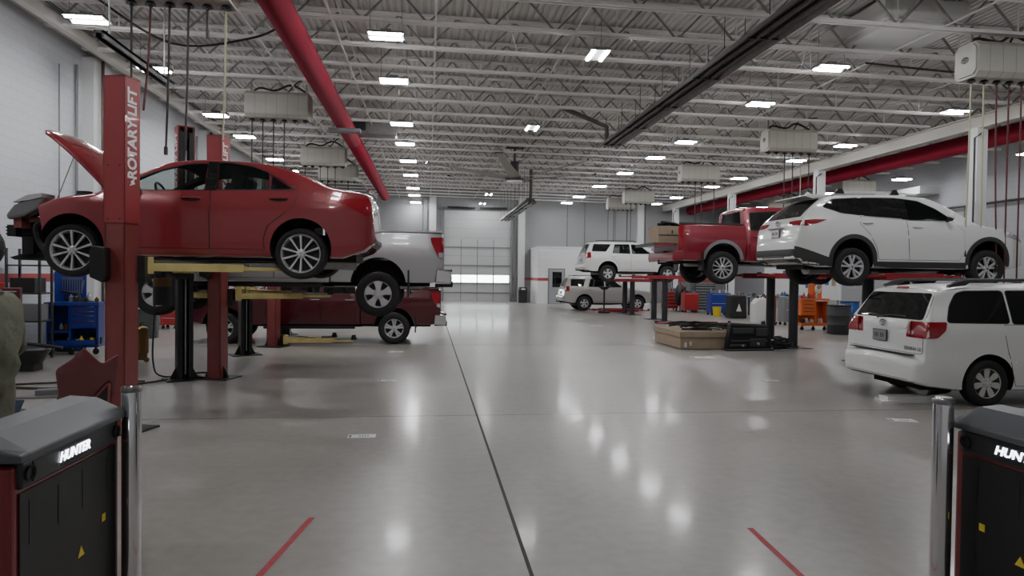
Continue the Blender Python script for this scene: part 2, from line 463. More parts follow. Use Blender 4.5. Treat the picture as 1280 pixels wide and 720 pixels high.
WHEELS = {}
def wheel_mesh(style, Rt, w, Rr, paint='alu'):
    key = (style, Rt, w, Rr)
    if key in WHEELS: return WHEELS[key]
    s = Rt - Rr; h = w / 2
    t = MB()
    prof = [(Rr - .005, -h * .78), (Rr + .01, -h * .86), (Rr + s * .35, -h * .99), (Rr + s * .7, -h * .97), (Rt - .018, -h * .86), (Rt - .004, -h * .7),
            (Rt, -h * .4), (Rt, h * .4), (Rt - .004, h * .7), (Rt - .018, h * .86), (Rr + s * .7, h * .97), (Rr + s * .35, h * .99), (Rr + .01, h * .86), (Rr - .005, h * .78)]
    t.lathe(prof, (0, 0, 0), 'y', 44, 0, True, True)
    for a in (-.45, -.15, .15, .45):   # tread grooves
        t.lathe([(Rt + .0005, h * a - .004), (Rt + .0015, h * a), (Rt + .0005, h * a + .004)], (0, 0, 0), 'y', 44, 1)
    tm = t.mesh('tyre', [M['rubber'], M['under']])
    r = MB()   # outer face at +y
    yo = h * .80
    r.lathe([(Rr - .004, -h * .75), (Rr - .02, -h * .5), (Rr - .03, 0), (Rr - .025, yo * .55), (Rr - .018, yo - .02), (Rr - .004, yo), (Rr + .006, yo - .004), (Rr + .004, yo - .02)], (0, 0, 0), 'y', 44, 0)
    r.lathe([(0.001, yo - .075), (Rr - .03, yo - .075)], (0, 0, 0), 'y', 32, 1)      # dark backing (brake)
    r.lathe([(0.001, yo - .066), (Rr * .62, yo - .066), (Rr * .62, yo - .075)], (0, 0, 0), 'y', 32, 1, False)
    def spoke(a0, w0, w1, r0, r1, a1=None, y0=None, y1=None, th=.03, mi=0):
        a1 = a0 if a1 is None else a1; y0 = yo - .02 if y0 is None else y0; y1 = yo - .012 if y1 is None else y1
        d0 = Vector((math.cos(a0), 0, math.sin(a0))); d1 = Vector((math.cos(a1), 0, math.sin(a1)))
        A = d0 * r0; B = d1 * r1; d = (B - A).normalized(); n = Vector((-d.z, 0, d.x))
        def q(P, w_, y, b): return P + n * w_ * b + Vector((0, y, 0))
        vs = [q(A, w0 / 2, y0 - th, -1.3), q(A, w0 / 2, y0 - th, 1.3), q(B, w1 / 2, y1 - th, 1.3), q(B, w1 / 2, y1 - th, -1.3),
              q(A, w0 / 2, y0, -1), q(A, w0 / 2, y0, 1), q(B, w1 / 2, y1, 1), q(B, w1 / 2, y1, -1)]
        r.add(vs, [(0, 1, 2, 3), (4, 7, 6, 5), (0, 4, 5, 1), (1, 5, 6, 2), (2, 6, 7, 3), (3, 7, 4, 0)], mi)
    L = Rr - .012
    hub = .055
    if style == 'ten':          # five pairs of slim machined spokes
        for k in range(10):
            a = PI / 2 + k * PI / 5; d = (1 if k % 2 else -1) * R(2.5)
            spoke(a - d, .016, .026, .04, L, a + d * .6)
            spoke(a - d + R(5), .014, .014, .05, L, a + d * .6 + R(6.5), y0=yo - .038, y1=yo - .03, mi=1)
    elif style == 'fivewide':   # five broad spokes with round windows
        for k in range(5):
            a = PI / 2 + k * 2 * PI / 5
            spoke(a, .075, .085, .05, L, th=.035); spoke(a + R(12), .02, .03, .08, L, a + R(17)); spoke(a - R(12), .02, .03, .08, L, a - R(17))
        hub = .085
    elif style == 'fivedouble':
        for k in range(5):
            a = PI / 2 + k * 2 * PI / 5
            for s_ in (-1, 1): spoke(a + s_ * R(9), .035, .045, .05, L, a + s_ * R(10))
        hub = .075
    elif style == 'sixtwin':
        for k in range(6):
            a = PI / 2 + k * PI / 3
            for s_ in (-1, 1): spoke(a + s_ * R(7), .020, .026, .05, L, a + s_ * R(14))
        hub = .07
    elif style == 'fivetwin':
        for k in range(5):
            a = PI / 2 + k * 2 * PI / 5
            for s_ in (-1, 1): spoke(a + s_ * R(5), .024, .040, .045, L, a + s_ * R(13))
        hub = .06
    elif style == 'cover':      # seven-lobed plastic cover
        r.lathe([(.001, yo - .025), (Rr - .01, yo - .012)], (0, 0, 0), 'y', 36, 1)
        for k in range(7):
            a = PI / 2 + k * 2 * PI / 7
            spoke(a, .055, .105, .05, L, th=.02)
        hub = .07
    r.lathe([(.001, yo - .004), (hub * .6, yo - .004), (hub, yo - .014), (hub, yo - .06)], (0, 0, 0), 'y', 24, 0)
    r.lathe([(.001, yo + .0), (.022, yo + .0), (.026, yo - .006)], (0, 0, 0), 'y', 16, 3)
    for k in range(5):
        a = PI / 2 + (k + .5) * 2 * PI / 5; r.cyl((math.cos(a) * hub * .78, yo - .010, math.sin(a) * hub * .78), .008, .018, 8, 2, 'y')
    rm = r.mesh('rim', [M[paint], M['black'], M['steel'], M['chrome']])
    WHEELS[key] = (tm, rm); return tm, rm
def add_wheels(root, S, droop, steer=0):
    tm, rm = wheel_mesh(S['wstyle'], S['R'], S['ww'], S['Rr'], S.get('wpaint', 'alu'))
    for ax in S['axles']:
        for sd in (1, -1):
            w = obj('wheel', tm, root, (ax, sd * (S['hw'] - S['ww'] / 2 - .015), S['R'] - droop), 0 if sd == 1 else PI)
            if steer and ax == S['axles'][-1]: w.rotation_euler.z += steer
            obj('rim', rm, w)
def emblem(root, pos, size, N, up=(0, 0, 1), m=None):
    """three interlocked ovals"""
    mb = MB()
    def oval(rx, ry, cy, t):
        n = 28; pts = []
        for k in range(n):
            a = 2 * PI * k / n; pts.append(((rx) * math.cos(a), cy + ry * math.sin(a)))
        for k in range(n):
            a = Vector(pts[k]); b = Vector(pts[(k + 1) % n]); d = (b - a).normalized(); q = Vector((-d.y, d.x)) * t
            mb.add([(a.x - q.x, a.y - q.y, 0), (b.x - q.x, b.y - q.y, 0), (b.x + q.x, b.y + q.y, 0), (a.x + q.x, a.y + q.y, 0),
                    (a.x - q.x, a.y - q.y, .004), (b.x - q.x, b.y - q.y, .004), (b.x + q.x, b.y + q.y, .004), (a.x + q.x, a.y + q.y, .004)],
                   [(4, 5, 6, 7), (0, 1, 5, 4), (3, 2, 6, 7)])
    s = size / 2; t = size * .045
    oval(s, s * .66, 0, t); oval(s * .30, s * .62, 0, t); oval(s * .72, s * .26, s * .32, t)
    U = Vector(up).normalized(); N = Vector(N).normalized(); X = U.cross(N)
    Mx = Matrix.Translation(pos) @ Matrix((X, U, N)).transposed().to_4x4(); mb.xf(Mx)
    return mb.build('emblem', m or M['chrome'], root)
def door_panel(bvh, poly, side, paint, root, handle=None, name='door', chrome=False):
    mb = patch(bvh, grow(poly, .007), side, .0015, .01, .1, 1)
    patch(bvh, poly, side, .005, .006, .1, 0, mb)
    d = raw(mb, name, [paint, M['black']], root)
    if handle:
        hx, hz = handle; sg = 1 if side == 'L' else -1
        h = bvh.ray_cast(Vector((hx, 4 * sg, hz)), Vector((0, -sg, 0)))[0]
        y = h.y if h else sg * .85
        if handle[1] < 1.0: m = patch(bvh, [(hx + .12 * math.cos(2 * PI * k / 18), hz - .012 + .038 * math.sin(2 * PI * k / 18)) for k in range(18)], side, .008, .004, .05); raw(m, 'handle_pocket_shade', mat('recess_shade_red', (.06, .006, .01), .4), d)  # surface patch, paint darkened to stand in for shade in the handle pocket
        m = MB(); pts = [(hx - .11, y, hz), (hx - .08, y + sg * .035, hz), (hx, y + sg * .042, hz), (hx + .08, y + sg * .035, hz), (hx + .11, y, hz)]
        m.tube(pts, [.012, .015, .016, .015, .012], 8)
        m.build('door_handle', M['chrome'] if chrome else paint, d)
    return d
def arch_poly(cx, cz, r1, r2, a0, a1, n=20):
    o = [(cx + r2 * math.cos(R(a0 + (a1 - a0) * k / n)), cz + r2 * math.sin(R(a0 + (a1 - a0) * k / n))) for k in range(n + 1)]
    i = [(cx + r1 * math.cos(R(a1 + (a0 - a1) * k / n)), cz + r1 * math.sin(R(a1 + (a0 - a1) * k / n))) for k in range(n + 1)]
    return o + i
def well(cx, cz, r, hw, depth=.36):
    c = []
    for s in (1, -1):
        m = MB(); y0 = s * (hw - depth); y1 = s * (hw + .3); n = 36
        poly = [(cx + r * math.cos(2 * PI * k / n), cz + r * math.sin(2 * PI * k / n)) for k in range(n)]
        m.prism(poly, y0, y1, 'xz', 1, False); c.append(m)
    return c
def underbody(root, L, ax, hw, z0, z1, R_):
    mb = MB()
    mb.bb(.35, L - .5, -hw * .55, hw * .55, z0 - .03, z0 + .06)
    for a in ax:
        mb.tube([(a, -hw + .25, R_ - .02), (a, hw - .25, R_ - .02)], .04, 8)
        mb.sphere((a, .1, R_ - .02), .13, 12)
        for s in (1, -1):
            mb.tube([(a, s * (hw - .33), R_ + .02), (a + .35, s * hw * .5, R_ + .06)], .03, 6)
            mb.tube([(a + .06, s * (hw - .36), R_ - .05), (a + .1, s * (hw - .4), R_ + .38)], .045, 8)
            mb.tube([(a + .06, s * (hw - .36), R_ - .05), (a + .1, s * (hw - .4), R_ + .38)], .06, 8) if 0 else None
            mb.cyl((a, s * (hw - .2), R_ - .02), .13, .05, 16, 0, 'y')
    mb.tube([(L - .9, -.1, z0), (L * .55, -.15, z0 - .06), (.9, -.2, z0 - .05), (.5, -.45, z0 - .02)], .045, 8, 1)
    mb.tube([(.95, -.28, z0 - .02), (.45, -.42, z0 - .03)], .11, 10, 1)
    mb.bb(ax[-1] - .4, ax[-1] + .45, -.35, .35, z0 - .10, z0 + .05)
    return mb.build('underbody', [M['under'], M['steel']], root)
def seats(root, xs, z, hw, rear=None):
    for x in xs:
        for s in (1, -1):
            mb = MB(); n0 = len(mb.v); mb.box((0, 0, .27), (.14, .46, .56), 0); mb.box((0, 0, .62), (.10, .26, .18), 0)
            mb.xf(Matrix.Translation((x, s * hw * .42, z)) @ Matrix.Rotation(R(-14), 4, 'Y'), n0)
            mb.bb(x, x + .5, s * hw * .42 - .24, s * hw * .42 + .24, z - .18, z); o = mb.build('seat', M['interior'], root); bevel(o, .03, 2)
    if rear:
        mb = MB(); n0 = len(mb.v); mb.box((0, 0, .25), (.14, hw * 1.45, .5), 0)
        mb.xf(Matrix.Translation((rear, 0, z)) @ Matrix.Rotation(R(-18), 4, 'Y'), n0)
        o = mb.build('rear_bench_seat', M['interior'], root); bevel(o, .03, 2)
def steering(root, x, y, z):
    mb = MB(); mb.torus((0, 0, 0), .185, .016, 'x', 24, 6); mb.cyl((0, 0, 0), .05, .04, 12, 0, 'x'); mb.box((0, 0, 0), (.02, .36, .03))
    mb.tube([(0, 0, 0), (.35, 0, 0)], .03, 8)
    mb.xf(Matrix.Translation((x, y, z)) @ Matrix.Rotation(R(22), 4, 'Y'))
    return mb.build('steering_wheel', M['black'], root)
def mirror(root, x, y, z, sg, paint):
    mb = MB(); mb.sphere((x, y + sg * .13, z + .07), .10, 14, 0, (.5, .9, .7)); mb.sphere((x - .01, y + sg * .12, z + .03), .085, 12, 1, (.6, .9, .6)); mb.tube([(x + .02, y - sg * .02, z - .02), (x, y + sg * .1, z + .03)], .03, 8, 1)
    o = mb.build('side_mirror', [paint, M['black']], root)
    return o
def plate(root, pos, txt='', w=.30, h=.15, m='paper'):
    mb = MB(); mb.bb(-w / 2, w / 2, -h / 2, h / 2, 0, .006, 0); mb.bb(-w / 2 - .008, w / 2 + .008, -h / 2 - .008, h / 2 + .008, -.003, .003, 1)
    X = Vector((0, -1, 0)); U = Vector((0, 0, 1)); N = X.cross(U)
    Mx = Matrix.Translation(pos) @ Matrix((X, U, N)).transposed().to_4x4(); mb.xf(Mx)
    p = mb.build('licence_plate', [M[m], M['black']], root)
    q = MB()
    for k in range(7):
        if k != 3: q.bb(-w * .36 + k * w * .105, -w * .36 + k * w * .105 + w * .06, -h * .2, h * .2, .006, .0075)
    q.xf(Mx); q.build('plate_characters', M['dgrey'], p)
    return p
def base_car(name, label, cat, S, paint, droop, loc, rotz, cabin=None, wins=(), cutwin=(), steer=0, ra=None):
    root = thing(name, label, cat, loc, rotz)
    mb = loft(S); bvh = bvh_of(mb)
    cut = []
    for a in S['axles']: cut += well(a, S['R'] + S.get('wz', 0), ra or S['ra'], S['hw'])
    if cabin:
        cut.append(loft(S, cabin[0], cabin[1], .055, cabin[2], 1, .12))
    for wpoly in cutwin:
        m = MB(); m.prism(wpoly, -2, 2, 'xz', 1); cut.append(m)
    for c in S.get('cuts', []): cut.append(c)
    b = mb.build('body', [paint, M['under']], root)
    booleans(b, cut)
    underbody(root, S['top'][-1][0], S['axles'], S['hw'], min(p[1] for p in S['bot']), 0, S['R'] - droop)
    add_wheels(root, S, droop, steer)
    return root, bvh, b
def window(bvh, poly, side, root, m='glass', frame=.014, off=.004, r=.03, name='window_glass'):
    sp = smooth_poly(poly, r)
    mb = patch(bvh, grow(sp, frame), side, off - .002, .01, .12, 1)
    patch(bvh, sp, side, off, .004, .12, 0, mb)
    return raw(mb, name, [M[m], M['black']], root)
def open_window(bvh, poly, side, root, m='tint', r=.03):
    """real opening: thin pane set in, black frame ring around"""
    sp = smooth_poly(poly, r); g = grow(sp, .016); mb = MB()
    patch(bvh, sp, side, -.012, .001, .12, 0, mb)
    n = len(sp); vs = []
    D = -1 if side == 'L' else 1
    outer = []; inner = []
    for src_, dst in ((g, outer), (sp, inner)):
        for p in src_:
            h = bvh.ray_cast(Vector((p[0], -4 * D, p[1])), Vector((0, D, 0)))[0]
            y = h.y if h else (-D * .7)
            dst.append(Vector((p[0], y - D * .003, p[1])))
    deep = [v + Vector((0, D * .03, 0)) for v in inner]
    mb.add(outer + inner + deep, [(i, (i + 1) % n, n + (i + 1) % n, n + i) for i in range(n)] + [(n + i, n + (i + 1) % n, 2 * n + (i + 1) % n, 2 * n + i) for i in range(n)], 1, False)
    return raw(mb, 'window_glass', [M[m], M['black']], root)

def make_sedan(loc, rotz, label):
    S = dict(hw=.888, belt=.98, er=.06, crown=.045, axles=(1.0, 3.70), R=.322, Rr=.248, ww=.215, ra=.375, wstyle='ten',
        top=[(.10, .60), (.115, .78), (.14, .98), (.19, 1.07), (.28, 1.095), (.44, 1.12), (.64, 1.155), (1.0, 1.31), (1.4, 1.425), (1.8, 1.468), (2.2, 1.475), (2.55, 1.44), (2.95, 1.27), (3.3, 1.08), (3.45, 1.0), (3.75, .955), (4.05, .87), (4.3, .76), (4.42, .66)],
        bot=[(.10, .40), (.22, .30), (.5, .20), (3.9, .19), (4.3, .30), (4.42, .34)],
        plan=[(.10, .72), (.135, .79), (.20, .86), (.36, .93), (.68, .985), (1.1, 1.0), (3.6, 1.0), (3.95, .975), (4.2, .90), (4.42, .74)],
        gplan=[(0, .80), (.4, .86), (1.2, .98), (2, 1), (2.6, 1), (3.3, .93), (4.4, .9)],
        side=[(.15, .93), (.28, .965), (.45, .985), (.65, 1.0), (.82, .995), (.92, .965), (1.0, .935), (1.1, .90), (1.25, .83), (1.42, .72), (1.5, .66)])
    fw = [(2.17, 1.03), (2.17, 1.37), (2.42, 1.35), (2.75, 1.25), (3.08, 1.09), (3.16, 1.0)]
    rw = [(1.40, 1.055), (1.42, 1.27), (1.62, 1.345), (1.9, 1.385), (2.03, 1.385), (2.03, 1.035)]
    fc = MB(); fc.prism([(4.02, .05), (4.04, .55), (4.08, .78), (4.20, 1.05), (4.9, 1.3), (4.9, .05)], -1.2, 1.2, 'xz', 1)
    ws = MB(); ws.prism([(2.62, -.55), (2.62, .55), (3.28, .66), (3.28, -.66)], .7, 2, 'xy', 1)
    S['cuts'] = [ws, fc]
    root, bvh, b = base_car('sedan', label, 'car', S, M['red'], .07, loc, rotz, cabin=(.75, 3.32, .42), cutwin=[smooth_poly(fw, .03), smooth_poly(rw, .03)], steer=0)
    for sd in 'LR':
        open_window(bvh, fw, sd, root, 'clear'); open_window(bvh, rw, sd, root, 'tint')
        window(bvh, [(1.13, 1.07), (1.37, 1.23), (1.37, 1.06)], sd, root, r=.015)
        mb = patch(bvh, [(2.035, 1.02), (2.035, 1.40), (2.165, 1.40), (2.165, 1.02)], sd, .003, .01, .1); raw(mb, 'pillar_cover', M['glass'], root)
        mb = patch(bvh, [(1.05, 1.052), (1.10, 1.075), (1.40, 1.245), (1.39, 1.262), (1.08, 1.095)], sd, .007, .008, .06); raw(mb, 'window_trim', M['chrome'], root)
        fd = [(2.10, .30), (2.10, 1.02), (3.18, .985), (3.28, .92), (3.30, .36), (3.2, .30)]
        rd = [(2.09, .30), (2.09, 1.02), (1.10, 1.045), (1.03, 1.04), (1.08, .86), (1.22, .74), (1.40, .60), (1.46, .42), (1.44, .30)]
        door_panel(bvh, fd, sd, M['red'], root, (2.32, .925)); door_panel(bvh, rd, sd, M['red'], root, (1.27, .945))
        mb = patch(bvh, [(1.42, .24), (3.28, .24), (3.28, .27), (1.42, .275)], sd, .012, .015, .1); raw(mb, 'sill_trim', M['red'], root)
        mb = patch(bvh, smooth_poly([(.145, .985), (.34, .975), (.58, .93), (.38, .84), (.19, .74), (.135, .80)], .03), sd, .006, .01, .05); raw(mb, 'tail_lamp', M['lamp'], root)
    mb = patch(bvh, smooth_poly([(.70, .90), (.86, .90), (.86, 1.04), (.70, 1.04)], .025), 'L', .002, .004, .1, 1)
    patch(bvh, smooth_poly([(.705, .905), (.855, .905), (.855, 1.035), (.705, 1.035)], .025), 'L', .004, .004, .1, 0, mb); raw(mb, 'fuel_door', [M['red'], M['black']], root)
    # windshield and rear glass
    mb = patch(bvh, [(2.60, -.56), (2.60, .56), (3.30, .67), (3.30, -.67)], 'top', -.006, .002, .12); raw(mb, 'windshield', M['clear'], root)
    mb = patch(bvh, [(.66, -.54), (.66, .54), (1.28, .50), (1.28, -.50)], 'top', .003, .01, .12); raw(mb, 'rear_window', M['glass'], root)
    mb = patch(bvh, [(.62, -.55), (-.62 + 1.2, .55)][:0] or [(-.55, .82), (.55, .82), (.55, .97), (-.55, .97)], 'rear', .004, .01, .1); raw(mb, 'boot_lid_panel', M['red'], root)
    mb = patch(bvh, [(-.6, .36), (.6, .36), (.55, .46), (-.55, .46)], 'rear', .01, .01, .1); raw(mb, 'lower_diffuser', M['black'], root)
    mb = MB(); mb.tube([(.19, -.66, 1.085), (.15, -.3, 1.105), (.15, .3, 1.105), (.19, .66, 1.085)], .018, 8); mb.build('boot_spoiler', M['red'], root)
    # open bonnet, engine bay, exposed front end
    mb = patch(bvh, [(3.38, -.60), (3.38, .60), (4.08, .54), (4.08, -.54)], 'top', .003, .01, .1); eb = raw(mb, 'engine_bay', M['engine'], root)
    mb = MB(); mb.bb(3.6, 3.95, -.3, .25, .86, .99); mb.cyl((3.75, .42, .93), .09, .16, 12); mb.cyl((3.75, -.42, .93), .09, .16, 12); mb.bb(4.0, 4.2, .2, .45, .8, .9, 1)
    mb.build('engine', [M['engine'], M['black']], root)
    prof = [(0, 0), (.28, .02), (.58, .03), (.88, .02), (1.08, -.01)]
    hood = MB(); n = 10; vs = []
    for i in range(13):
        u = i / 12 * 1.08; hgt = pchip(prof)(u)
        half = .70 - .06 * (i / 12) ** 3 - (.10 if i == 12 else 0)
        for k in range(n + 1):
            v = -1 + 2 * k / n; vs.append((u, v * half, hgt + .13 * (1 - abs(v) ** 2.2) * math.sin(PI * (.12 + .76 * i / 12))))
    fs = [(i * (n + 1) + k, i * (n + 1) + k + 1, (i + 1) * (n + 1) + k + 1, (i + 1) * (n + 1) + k) for i in range(12) for k in range(n)]
    hood.add(vs, fs, 0, True)
    ho = hood.build('bonnet', [M['red'], M['liftred']], root); sm = ho.modifiers.new('thick', 'SOLIDIFY'); sm.thickness = .035; sm.offset = -1
    ho.location = (3.36, 0, 1.03); ho.rotation_euler = (0, R(-43.0), 0)
    mb = MB(); mb.tube([(3.98, .60, .90), (3.80, .58, 1.42)], .006, 6); mb.build('prop_rod', M['steel'], root)
    for s in (1, -1):
        mb = MB(); mb.prism([(4.04, .90), (4.18, .88), (4.38, .79), (4.47, .67), (4.45, .61), (4.26, .66), (4.08, .76)], s * .50, s * .80, 'xz'); o = mb.build('headlamp', mat('smoked_lamp_lens', (.16, .16, .165), .12, 0, coat=1.0), root); bevel(o, .03, 3)
        mb = MB(); mb.prism([(4.05, .94), (4.22, .91), (4.38, .82), (4.20, .85), (4.05, .89)], s * .52, s * .815, 'xz'); mb.build('lamp_edge', M['lampclear'], o)
        mb = MB(); mb.tube(bez([(4.02, s * .7, .62), (4.16, s * .72, .55), (4.14, s * .7, .35), (4.05, s * .68, .2)], 4), .035, 6); mb.tube([(4.0, s * .6, .66), (4.3, s * .6, .62)], .03, 6, 1); mb.build('hanging_wiring', [M['black'], M['liftred']], root)
    mb = MB(); mb.bb(4.46, 4.56, -.60, .60, .42, .56, 0)
    for z in (.45, .49, .53): mb.bb(4.555, 4.575, -.6, .6, z - .008, z + .008, 1)
    for s in (1, -1):
        mb.bb(4.2, 4.5, s * .45 - .05, s * .45 + .05, .44, .54, 1); mb.bb(4.25, 4.38, s * .5 - .12, s * .5 + .12, .20, .42, 1)
        mb.bb(4.33, 4.42, s * .62 - .1, s * .62 + .1, .52, .64, 2)
    mb.bb(4.28, 4.4, -.5, .5, .22, .30, 1); mb.bb(4.40, 4.44, -.42, .42, .22, .62, 1)
    mb.prism([(4.1, .16), (4.5, .13), (4.56, .16), (4.3, .24), (4.12, .24)], -.55, .55, 'xz', 1)
    mb.build('crash_bar', [M['black'], M['under'], M['liftred']], root)
    mb = MB(); mb.bb(2.9, 3.25, -.7, .7, .80, .97, 0); mb.build('dashboard', M['interior'], root)
    seats(root, [2.05], .62, .8, 1.15); steering(root, 2.82, .36, .98)
    for s in (1, -1): mirror(root, 3.02, s * .84, 1.0, s, M['red'])
    return root

def make_pickup(loc, rotz, label, paint, style, droop, bedlen=1.98, L=5.81, rear_over=1.22, wb=3.70, ws='fivewide', gate_open=False, trim=False, wheelR=.40):
    x1 = bedlen + .10; hw = 1.0 if not trim else 1.015; bz = 1.41 if not trim else 1.42
    nose = rear_over + wb + .93
    S = dict(hw=hw, belt=1.22, er=.07, crown=.04, axles=(rear_over, rear_over + wb), R=wheelR, Rr=.245 if not trim else .27, ww=.275, ra=.49, wz=.05, wstyle=ws,
        top=[(x1, 1.84), (x1 + .06, 1.90), (x1 + .3, 1.935), (x1 + 1.2, 1.945), (x1 + 1.75, 1.90), (x1 + 2.05, 1.74), (x1 + 2.45, 1.42), (x1 + 2.62, 1.27), (x1 + 3.0, 1.24), (nose - .25, 1.16), (nose - .08, 1.08), (nose, .90)],
        bot=[(x1, .48), (nose - .5, .48), (nose, .55)],
        plan=[(x1, .955), (x1 + .1, .98), (x1 + .4, .99), (nose - .7, .99), (nose - .3, .95), (nose - .06, .86), (nose, .78)],
        gplan=[(x1, .95), (x1 + .5, .98), (x1 + 1.5, .98), (x1 + 2.6, .92)],
        side=[(.4, .94), (.55, .965), (.8, .99), (1.0, 1.0), (1.12, .99), (1.22, .965), (1.35, .92), (1.6, .83), (1.85, .74), (2, .7)])
    root, bvh, cab = base_car('pickup_truck', label, 'pickup truck', S, paint, droop, loc, rotz)
    cab.name = 'cab'
    # bed
    bb0 = .48
    B = dict(hw=hw, belt=1.5, er=.035, crown=.01, axles=(rear_over,), R=wheelR, ra=.49,
        top=[(.06, bz - .03), (.12, bz), (x1 - .03, bz - .005)], bot=[(.06, .52), (.3, .49), (x1 - .03, .49)],
        plan=[(.06, .93), (.12, .955), (.35, .985), (x1 - .03, .99)],
        side=[(.4, .93), (.6, .96), (.8, .985), (1.0, 1.0), (1.15, .99), (1.3, .965), (1.45, .95)])
    bm_ = loft(B); bb_ = bvh_of(bm_)
    bed = bm_.build('bed', [paint, M['under']], root)
    cav = MB(); cav.bb(.13 if not gate_open else -.2, x1 - .08, -hw + .10, hw - .10, .90, 2.2, 1)
    booleans(bed, well(rear_over, wheelR + .05, .49, hw, .34) + [cav])
    mb = MB(); mb.bb(.09, x1 - .1, (hw - .10) * .955, hw * .955, bz - .012, bz + .018); mb.build('bed_rail', paint if not trim else M['dgrey'], root)
    mb = MB(); mb.bb(.09, x1 - .1, -hw * .955, (-hw + .10) * .955, bz - .012, bz + .018); mb.build('bed_rail', paint if not trim else M['dgrey'], root)
    if gate_open:
        mb = MB(); mb.bb(-.50, .08, -.80, .80, .865, .925, 0); mb.bb(-.46, .05, -.74, .74, .925, .935, 1); mb.bb(-.51, -.49, -.80, .80, .85, .94, 2)
        g = mb.build('tailgate', [paint, M['under'], M['dgrey']], root)
    else:
        mb = MB(); mb.bb(.045, .09, -.80, .80, .78, bz - .03, 0); mb.bb(.03, .06, -.14, .14, 1.10, 1.16, 1)
        g = mb.build('tailgate', [paint, M['black']], root)
        emblem(root, (.04, 0, 1.0), .16, (-1, 0, 0))
    for sd in 'LR':
        tl = [(.065, .92), (.065, bz - .09), (.30, bz - .10), (.28, bz - .20), (.16, .95)] if not trim else [(.07, .86), (.07, bz - .05), (.20, bz - .05), (.14, 1.15), (.22, .92), (.18, .86)]
        mb = patch(bb_, smooth_poly(tl, .03), sd, .008, .012, .05); raw(mb, 'tail_lamp', M['lamp'], root)
        if not trim:
            mb = patch(bb_, [(.066, .93), (.066, 1.04), (.15, 1.04), (.15, .96)], sd, .012, .012, .05); raw(mb, 'reversing_lamp', M['lampclear'], root)
        s = 1 if sd == 'L' else -1
        # cab doors + windows
        fx0 = x1 + .95; belt = 1.24
        rdoor = [(x1 + .10, .60), (x1 + .08, belt), (x1 + .92, belt), (x1 + .93, .56), (x1 + .3, .56)]
        fdoor = [(fx0, .56), (fx0, belt), (x1 + 2.32, belt - .02), (x1 + 2.36, .9), (x1 + 2.2, .56)]
        door_panel(bvh, rdoor, sd, paint, root, (x1 + .25, 1.12), chrome=not trim); door_panel(bvh, fdoor, sd, paint, root, (fx0 + .15, 1.12), chrome=not trim)
        window(bvh, [(x1 + .12, belt + .04), (x1 + .16, 1.74), (x1 + .88, 1.78), (x1 + .90, belt + .04)], sd, root)
        window(bvh, [(fx0 + .04, belt + .04), (fx0 + .04, 1.78), (x1 + 1.72, 1.76), (x1 + 2.25, belt + .06)], sd, root)
        mirror(root, x1 + 2.2, s * (hw - .05), 1.30, s, paint if trim else M['chrome'])
        mb = MB(); mb.bb(x1 + .1, x1 + 2.3, s * (hw - .03), s * (hw + .09), .40, .46); mb.build('running_board', M['black'], root)
        if trim:
            for ax, bv in ((S['axles'][0], bb_), (S['axles'][1], bvh)):
                mb = patch(bv, arch_poly(ax, wheelR + .05, .475, .56, 8 if ax < 2 else 5, 172, 22), sd, .02, .03, .1); raw(mb, 'arch_trim', M['grey_pl'], root)
        mb = MB(); ax = S['axles'][0]; mb.bb(ax - .55, ax - .52, s * (hw - .28), s * hw, .30 - droop * .5, .72); mb.build('mud_flap', M['black'], root)
    mb = patch(bvh, smooth_poly([(-.60, 1.33), (.60, 1.33), (.54, 1.78), (-.54, 1.78)], .04), 'rear', .003, .01, .15); raw(mb, 'rear_window', M['glass'], root)
    mb = patch(bvh, [(x1 + 1.85, -.62), (x1 + 1.85, .62), (x1 + 2.56, .72), (x1 + 2.56, -.72)], 'top', .003, .01, .15); raw(mb, 'windshield', M['glass'], root)
    # bumpers
    mb = MB(); bmat = M['chrome'] if not trim else paint
    prof = [(-.08, .47), (-.10, .58), (-.08, .72), (.20, .76), (.22, .50)]
    mb.prism(prof, -hw * .95, hw * .95, 'xz', 0)
    o = mb.build('rear_bumper', [M['chrome'] if not trim else M['red2']], root); bevel(o, .03, 3)
    mb = MB(); mb.bb(-.12, .05, -.35, .35, .70, .74); mb.bb(-.14, .2, -.04, .04, .40, .46); mb.tube([(-.12, 0, .45), (-.12, 0, .52)], .025, 8)
    mb.build('tow_hitch', M['black'], root)
    mb = MB(); mb.bb(nose - .12, nose + .06, -hw * .86, hw * .86, .52, .78); o = mb.build('front_bumper', [M['chrome'] if not trim else M['dgrey']], root); bevel(o, .04, 3)
    mb = patch(bvh, [(-.55, .84), (.55, .84), (.5, 1.05), (-.5, 1.05)], 'front', .01, .02, .1); raw(mb, 'grille', M['black'], root)
    for s in (1, -1):
        mb = patch(bvh, smooth_poly([(s * .62, .80), (s * .80, .82), (s * .80, 1.08), (s * .62, 1.08)], .03), 'front', .02, .05, .06); raw(mb, 'headlamp', M['lampclear'], root)
    mb = MB(); mb.bb(.3, nose - .4, -.55, -.42, .42, .56); mb.bb(.3, nose - .4, .42, .55, .42, .56); mb.bb(x1, x1 + 1.2, .1, .42, .40, .55)
    for i in range(5): mb.bb(.5 + i * .9, .6 + i * .9, -.5, .5, .44, .52)
    mb.build('ladder_frame', M['under'], root)
    return root

